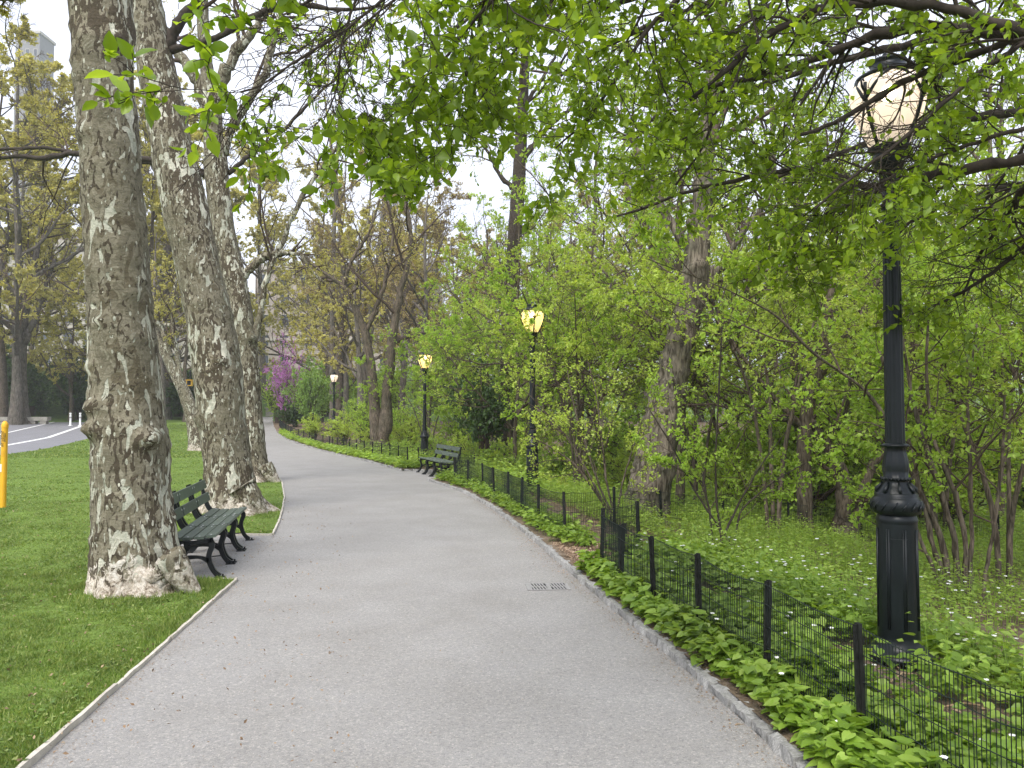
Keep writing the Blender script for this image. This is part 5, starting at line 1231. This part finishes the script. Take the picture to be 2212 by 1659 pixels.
# fallen twigs on the woodland floor
r_ = np.random.default_rng(61); n_ = 160; y_ = r_.uniform(4, 15, n_); x_ = kx(y_) + r_.uniform(.7, 8, n_); a_ = r_.uniform(0, 6.28, n_); l_ = r_.uniform(.1, .4, n_)
P_ = np.stack([np.stack([x_, y_, tz(x_, y_) + BZ + .02], 1), np.stack([x_ + l_ * .5 * np.cos(a_), y_ + l_ * .5 * np.sin(a_), tz(x_, y_) + BZ + .05], 1), np.stack([x_ + l_ * np.cos(a_ + .2), y_ + l_ * np.sin(a_ + .2), tz(x_, y_) + BZ + .03], 1)], 1)
V_, Q_ = tube_vq(P_, np.full((n_, 3), .006), 4); b.add(V_, Q=Q_)
b.add(*flakes(220, lambda y, r: lx(y) + np.abs(r.normal(size=len(y))) * .10 + .02, 2.5, 7.8, .012, 4))
b.add(*flakes(260, lambda y, r: r.uniform(-.6, .25, len(y)) * y, 3, 12, .012, 5) if False else flakes(150, lambda y, r: lx(y) + (kx(y) - lx(y)) * r.random(len(y)), 3, 14, .014, 5))
b.add(*flakes(1400, lambda y, r: -r.uniform(.2, .7, len(y)) * y, 3, 15, .022, 44, .045, .5))
b.add(*flakes(5200, lambda y, r: kx(y) - np.abs(r.normal(size=len(y))) * .10 - .005, 2, 17, .0075, 51)); b.add(*flakes(1600, lambda y, r: lx(y) + np.abs(r.normal(size=len(y))) * .09 + .015, 2.5, 7.9, .007, 52))
b.add(*flakes(700, lambda y, r: PADL + .1 + r.random(len(y)) * .8, 8.0, 10.8, .016, 53))
link('leaf_litter', b.mesh('leaf_litter', M['litter']), label='dry brown leaf litter along the kerb and on the woodland floor', cat='leaf litter', kind='stuff')
b = MB(); b.add(*flakes(5200, lambda y, r: kx(y) + r.uniform(.13, .75, len(y)), 8.1, 10.0, .024, 6, BZ + .004, .35)); b.add(*flakes(260, lambda y, r: kx(y) - np.abs(r.normal(size=len(y))) * .16 - .01, 8.2, 10.6, .016, 8))
link('wood_chips', b.mesh('wood_chips', M['chips']), label='bare patch of tan wood chips between kerb and fence', cat='wood chips', kind='stuff')

# ------------------------------------------------------------------ small things on the left
yb = ground(6, 1098)
mk = empty('pipeline_marker', (yb[0], yb[1], yb[2]), 0, 'tall yellow gas pipeline marker post standing in the lawn at the left border', 'marker post')
rw = .052
b = MB(); b.lathe([(rw, -.05), (rw, 1.50)], 20); link('post', b.mesh('post', M['yellow'], True), mk)
b = MB(); b.lathe([(rw + .006, 1.46), (rw + .006, 1.50), (rw * .9, 1.54), (rw * .5, 1.572), (.001, 1.58)], 20); link('cap', b.mesh('cap', M['yellow'], True), mk)
def vtext(s, x, z, size, mat, name='lettering', vertical=False, ang=0.0):
    cu = bpy.data.curves.new(name, 'FONT'); cu.body = s; cu.size = size; cu.extrude = .0008; cu.align_x = 'CENTER'; cu.align_y = 'CENTER'
    if vertical: cu.space_line = .82
    cu.materials.append(mat)
    o = bpy.data.objects.new(name, cu); COL.objects.link(o); o.parent = mk
    me = bpy.data.meshes.new_from_object(o); me.name = name; bpy.data.objects.remove(o); bpy.data.curves.remove(cu)
    o = link(name, me, mk)
    yy = -math.sqrt(max(0, rw ** 2 - x * x)) - .003
    o.rotation_euler = (R(90), ang, math.asin(max(-1, min(1, x / rw)))); o.location = (x, yy, z); return o
vtext('\n'.join('WARNING'), -.030, 1.26, .050, M['print'], 'lettering', True)
vtext('NATURAL GAS', .002, 1.25, .042, M['print'], 'lettering', False, R(90))
vtext('PIPELINE', .030, 1.28, .042, M['print'], 'lettering', False, R(90))
for k in range(4): vtext('—' * 3, 0, 1.02 - k * .025, .022, M['print'])
b = MB(); b.box((-.040, -.056, .66), (-.005, -.050, .80)); link('sticker', b.mesh('sticker', M['sticker']), mk)

def roadthing(u, v, d): 
    p = at(u, v, d); p[2] = float(tz(p[0], p[1])); return p
p = roadthing(30, 915, 62)
pole = empty('traffic_pole', tuple(p), 0, 'dark green street pole in front of the grey forked trunk across the road', 'pole')
b = MB(); b.lathe([(.30, 0), (.30, .12), (.18, .2), (.13, .35), (.12, 3), (.10, 7.8), (.001, 7.9)], 14); link('shaft', b.mesh('shaft', M['iron'], True), pole)
p0, p1 = roadthing(-30, 920, 63), roadthing(106, 920, 63)
sb = empty('stone_bench', tuple(p0), math.atan2(p1[1] - p0[1], p1[0] - p0[0]), 'long low stone bench along the far side of the road', 'bench')
Ls = float(np.linalg.norm(p1 - p0)); b = MB(); b.box((0, -.28, .25), (Ls, .28, .56)); link('slab', b.mesh('slab', M['stone']), sb)
for k in range(6):
    b = MB(); x = .4 + k * (Ls - .8) / 5; b.box((x - .25, -.2, 0), (x + .25, .2, .25)); link('leg', b.mesh('leg', M['stone']), sb)
for k, (u, lb) in enumerate(((152, 'left one of two white delineator posts at the far road edge'), (173, 'right one of two white delineator posts at the far road edge'))):
    p = roadthing(u, 918, 60); t = empty('delineator_post', tuple(p), 0, lb, 'bollard', 'white delineator posts at the road edge')
    b = MB(); b.lathe([(.16, 0), (.16, .03), (.07, .05), (.07, .72), (.085, .74), (.085, .80), (.06, .82), (.06, .90), (.085, .92), (.085, 1.0), (.001, 1.02)], 12); link('shaft', b.mesh('shaft', M['white'], True), t)
    b = MB(); b.lathe([(.072, .60), (.074, .61), (.074, .66), (.072, .67)], 12); link('band', b.mesh('band', M['steel']), t)
p = roadthing(409, 918, 58)
ps = empty('pedestrian_signal', tuple(p), 0, 'small yellow pedestrian signal on a pole, glimpsed between the first two trunks', 'traffic signal')
b = MB(); b.lathe([(.06, 0), (.05, 4.3), (.001, 4.32)], 10); link('shaft', b.mesh('shaft', M['iron']), ps)
zc = float(at(409, 827, 58)[2] - p[2]); b = MB(); b.box((-.2, -.2, zc - .24), (.2, .05, zc + .24)); b.box((-.22, -.34, zc + .18), (.22, -.2, zc + .22)); link('housing', b.mesh('housing', M['signal']), ps)
b = MB(); b.box((-.14, -.215, zc - .17), (.14, -.202, zc + .15)); link('lens', b.mesh('lens', M['black']), ps)

ORD = 'first second third fourth fifth sixth seventh eighth ninth tenth eleventh twelfth thirteenth fourteenth fifteenth sixteenth seventeenth eighteenth nineteenth twentieth twenty-first twenty-second twenty-third twenty-fourth twenty-fifth twenty-sixth twenty-seventh twenty-eighth twenty-ninth thirtieth'.split()
def number_off(group, fmt, key=lambda o: o.location.x / o.location.y):
    L_ = sorted([o for o in sc.objects if o.get('group') == group and o.parent is None], key=key)
    for k, o in enumerate(L_): o['label'] = fmt % ORD[min(k, len(ORD) - 1)]
number_off(BG, '%s from the left of the tall grey budding trees in the wood beyond the bend')
number_off(LG, '%s from the left of the yellow-green budding trees across the road')
number_off('dark bushes on the bank across the road', '%s from the left of the dark green bushes on the bank across the road')
number_off('bushes under the far budding trees', '%s from the left of the pale bushes under the far budding trees')
number_off('low bushes behind the far fence', '%s bush behind the far fence, counted from the second lamp towards the bend', key=lambda o: o.location.y)
# ------------------------------------------------------------------ far buildings
def building(x, y, w, dp, h, mat, label, nx, nz, name='apartment_building', rz=0):
    t = empty(name, (x, y, float(tz(x, y)) - .5), rz, label, 'building', 'buildings along the park edge')
    b = MB(); b.box((-w / 2, 0, 0), (w / 2, dp, h)); link('wall', b.mesh('wall', mat), t)
    b = MB(); b.box((-w / 2 - .4, -.5, h), (w / 2 + .4, dp + .4, h + .9)); link('cornice', b.mesh('cornice', M['facade']), t)
    b = MB(); b.box((-w / 2 - .1, -.25, h * .3), (w / 2 + .1, -.002, h * .3 + .5)); link('ledge', b.mesh('ledge', M['facade']), t)
    ww = w / nx * .42; wh = h / nz * .52
    f = MB(); f.box((-ww / 2 - .12, -.10, -.12), (ww / 2 + .12, -.003, 0)); f.box((-ww / 2 - .12, -.08, wh), (ww / 2 + .12, -.003, wh + .18)); f.box((-ww / 2 - .12, -.06, 0), (-ww / 2, -.003, wh)); f.box((ww / 2, -.06, 0), (ww / 2 + .12, -.003, wh)); fm = f.mesh('window', M['facade'])
    g = MB(); g.box((-ww / 2, -.03, 0), (ww / 2, -.004, wh)); gm = g.mesh('pane', M['pane'])
    for a in range(nx):
        for c in range(nz):
            o = link('window', fm, t, (-w / 2 + (a + .5) * w / nx, 0, (c + .26) * h / nz)); link('pane', gm, o)
building(-70, 118, 46, 14, 19, M['facade'], 'pale stone apartment block glimpsed through the trees on the left', 14, 6)
building(-28, 128, 30, 14, 17, M['facade2'], 'buff brick block glimpsed behind the plane trees', 9, 5)
building(-92, 150, 30, 14, 26, M['facade2'], 'taller brick block behind the trees at the left border', 8, 7)
p = at(52, 400, 250)
building(p[0], 250, 8.0, 8, 112, M['tower'], 'tall pale tower rising above the trees at the top left', 3, 26, 'tower_building')
t = empty('far_wall', (0, 0, 0), 0, 'low stone wall at the far end of the path', 'wall')
b = MB(); q0 = at(545, 912, 74); q1 = at(640, 912, 74); z0 = float(tz(q0[0], 78)); b.box((q0[0], 78, z0 - .3), (q1[0] + 3, 78.4, z0 + .75)); link('wall', b.mesh('wall', M['stone']), t)
b = MB(); b.box((q0[0] - .1, 77.9, z0 + .75), (q1[0] + 3.1, 78.5, z0 + .87)); link('coping', b.mesh('coping', M['stone']), t)

print('meshes', len(bpy.data.meshes), 'faces', sum(len(me.polygons) for me in bpy.data.meshes))

# ------------------------------------------------------------------ air
hz = bpy.data.materials.new('haze'); hz.use_nodes = True; hz.node_tree.nodes.clear()
pv = hz.node_tree.nodes.new('ShaderNodeVolumePrincipled'); pv.inputs['Color'].default_value = (.93, .95, 1, 1); pv.inputs['Density'].default_value = .0006
ho = hz.node_tree.nodes.new('ShaderNodeOutputMaterial'); hz.node_tree.links.new(pv.outputs[0], ho.inputs['Volume'])
b = MB(); b.box((-1700, -80, -4), (1700, 2700, 145)); link('haze', b.mesh('haze', hz), kind='stuff')
sc.cycles.volume_bounces = 1
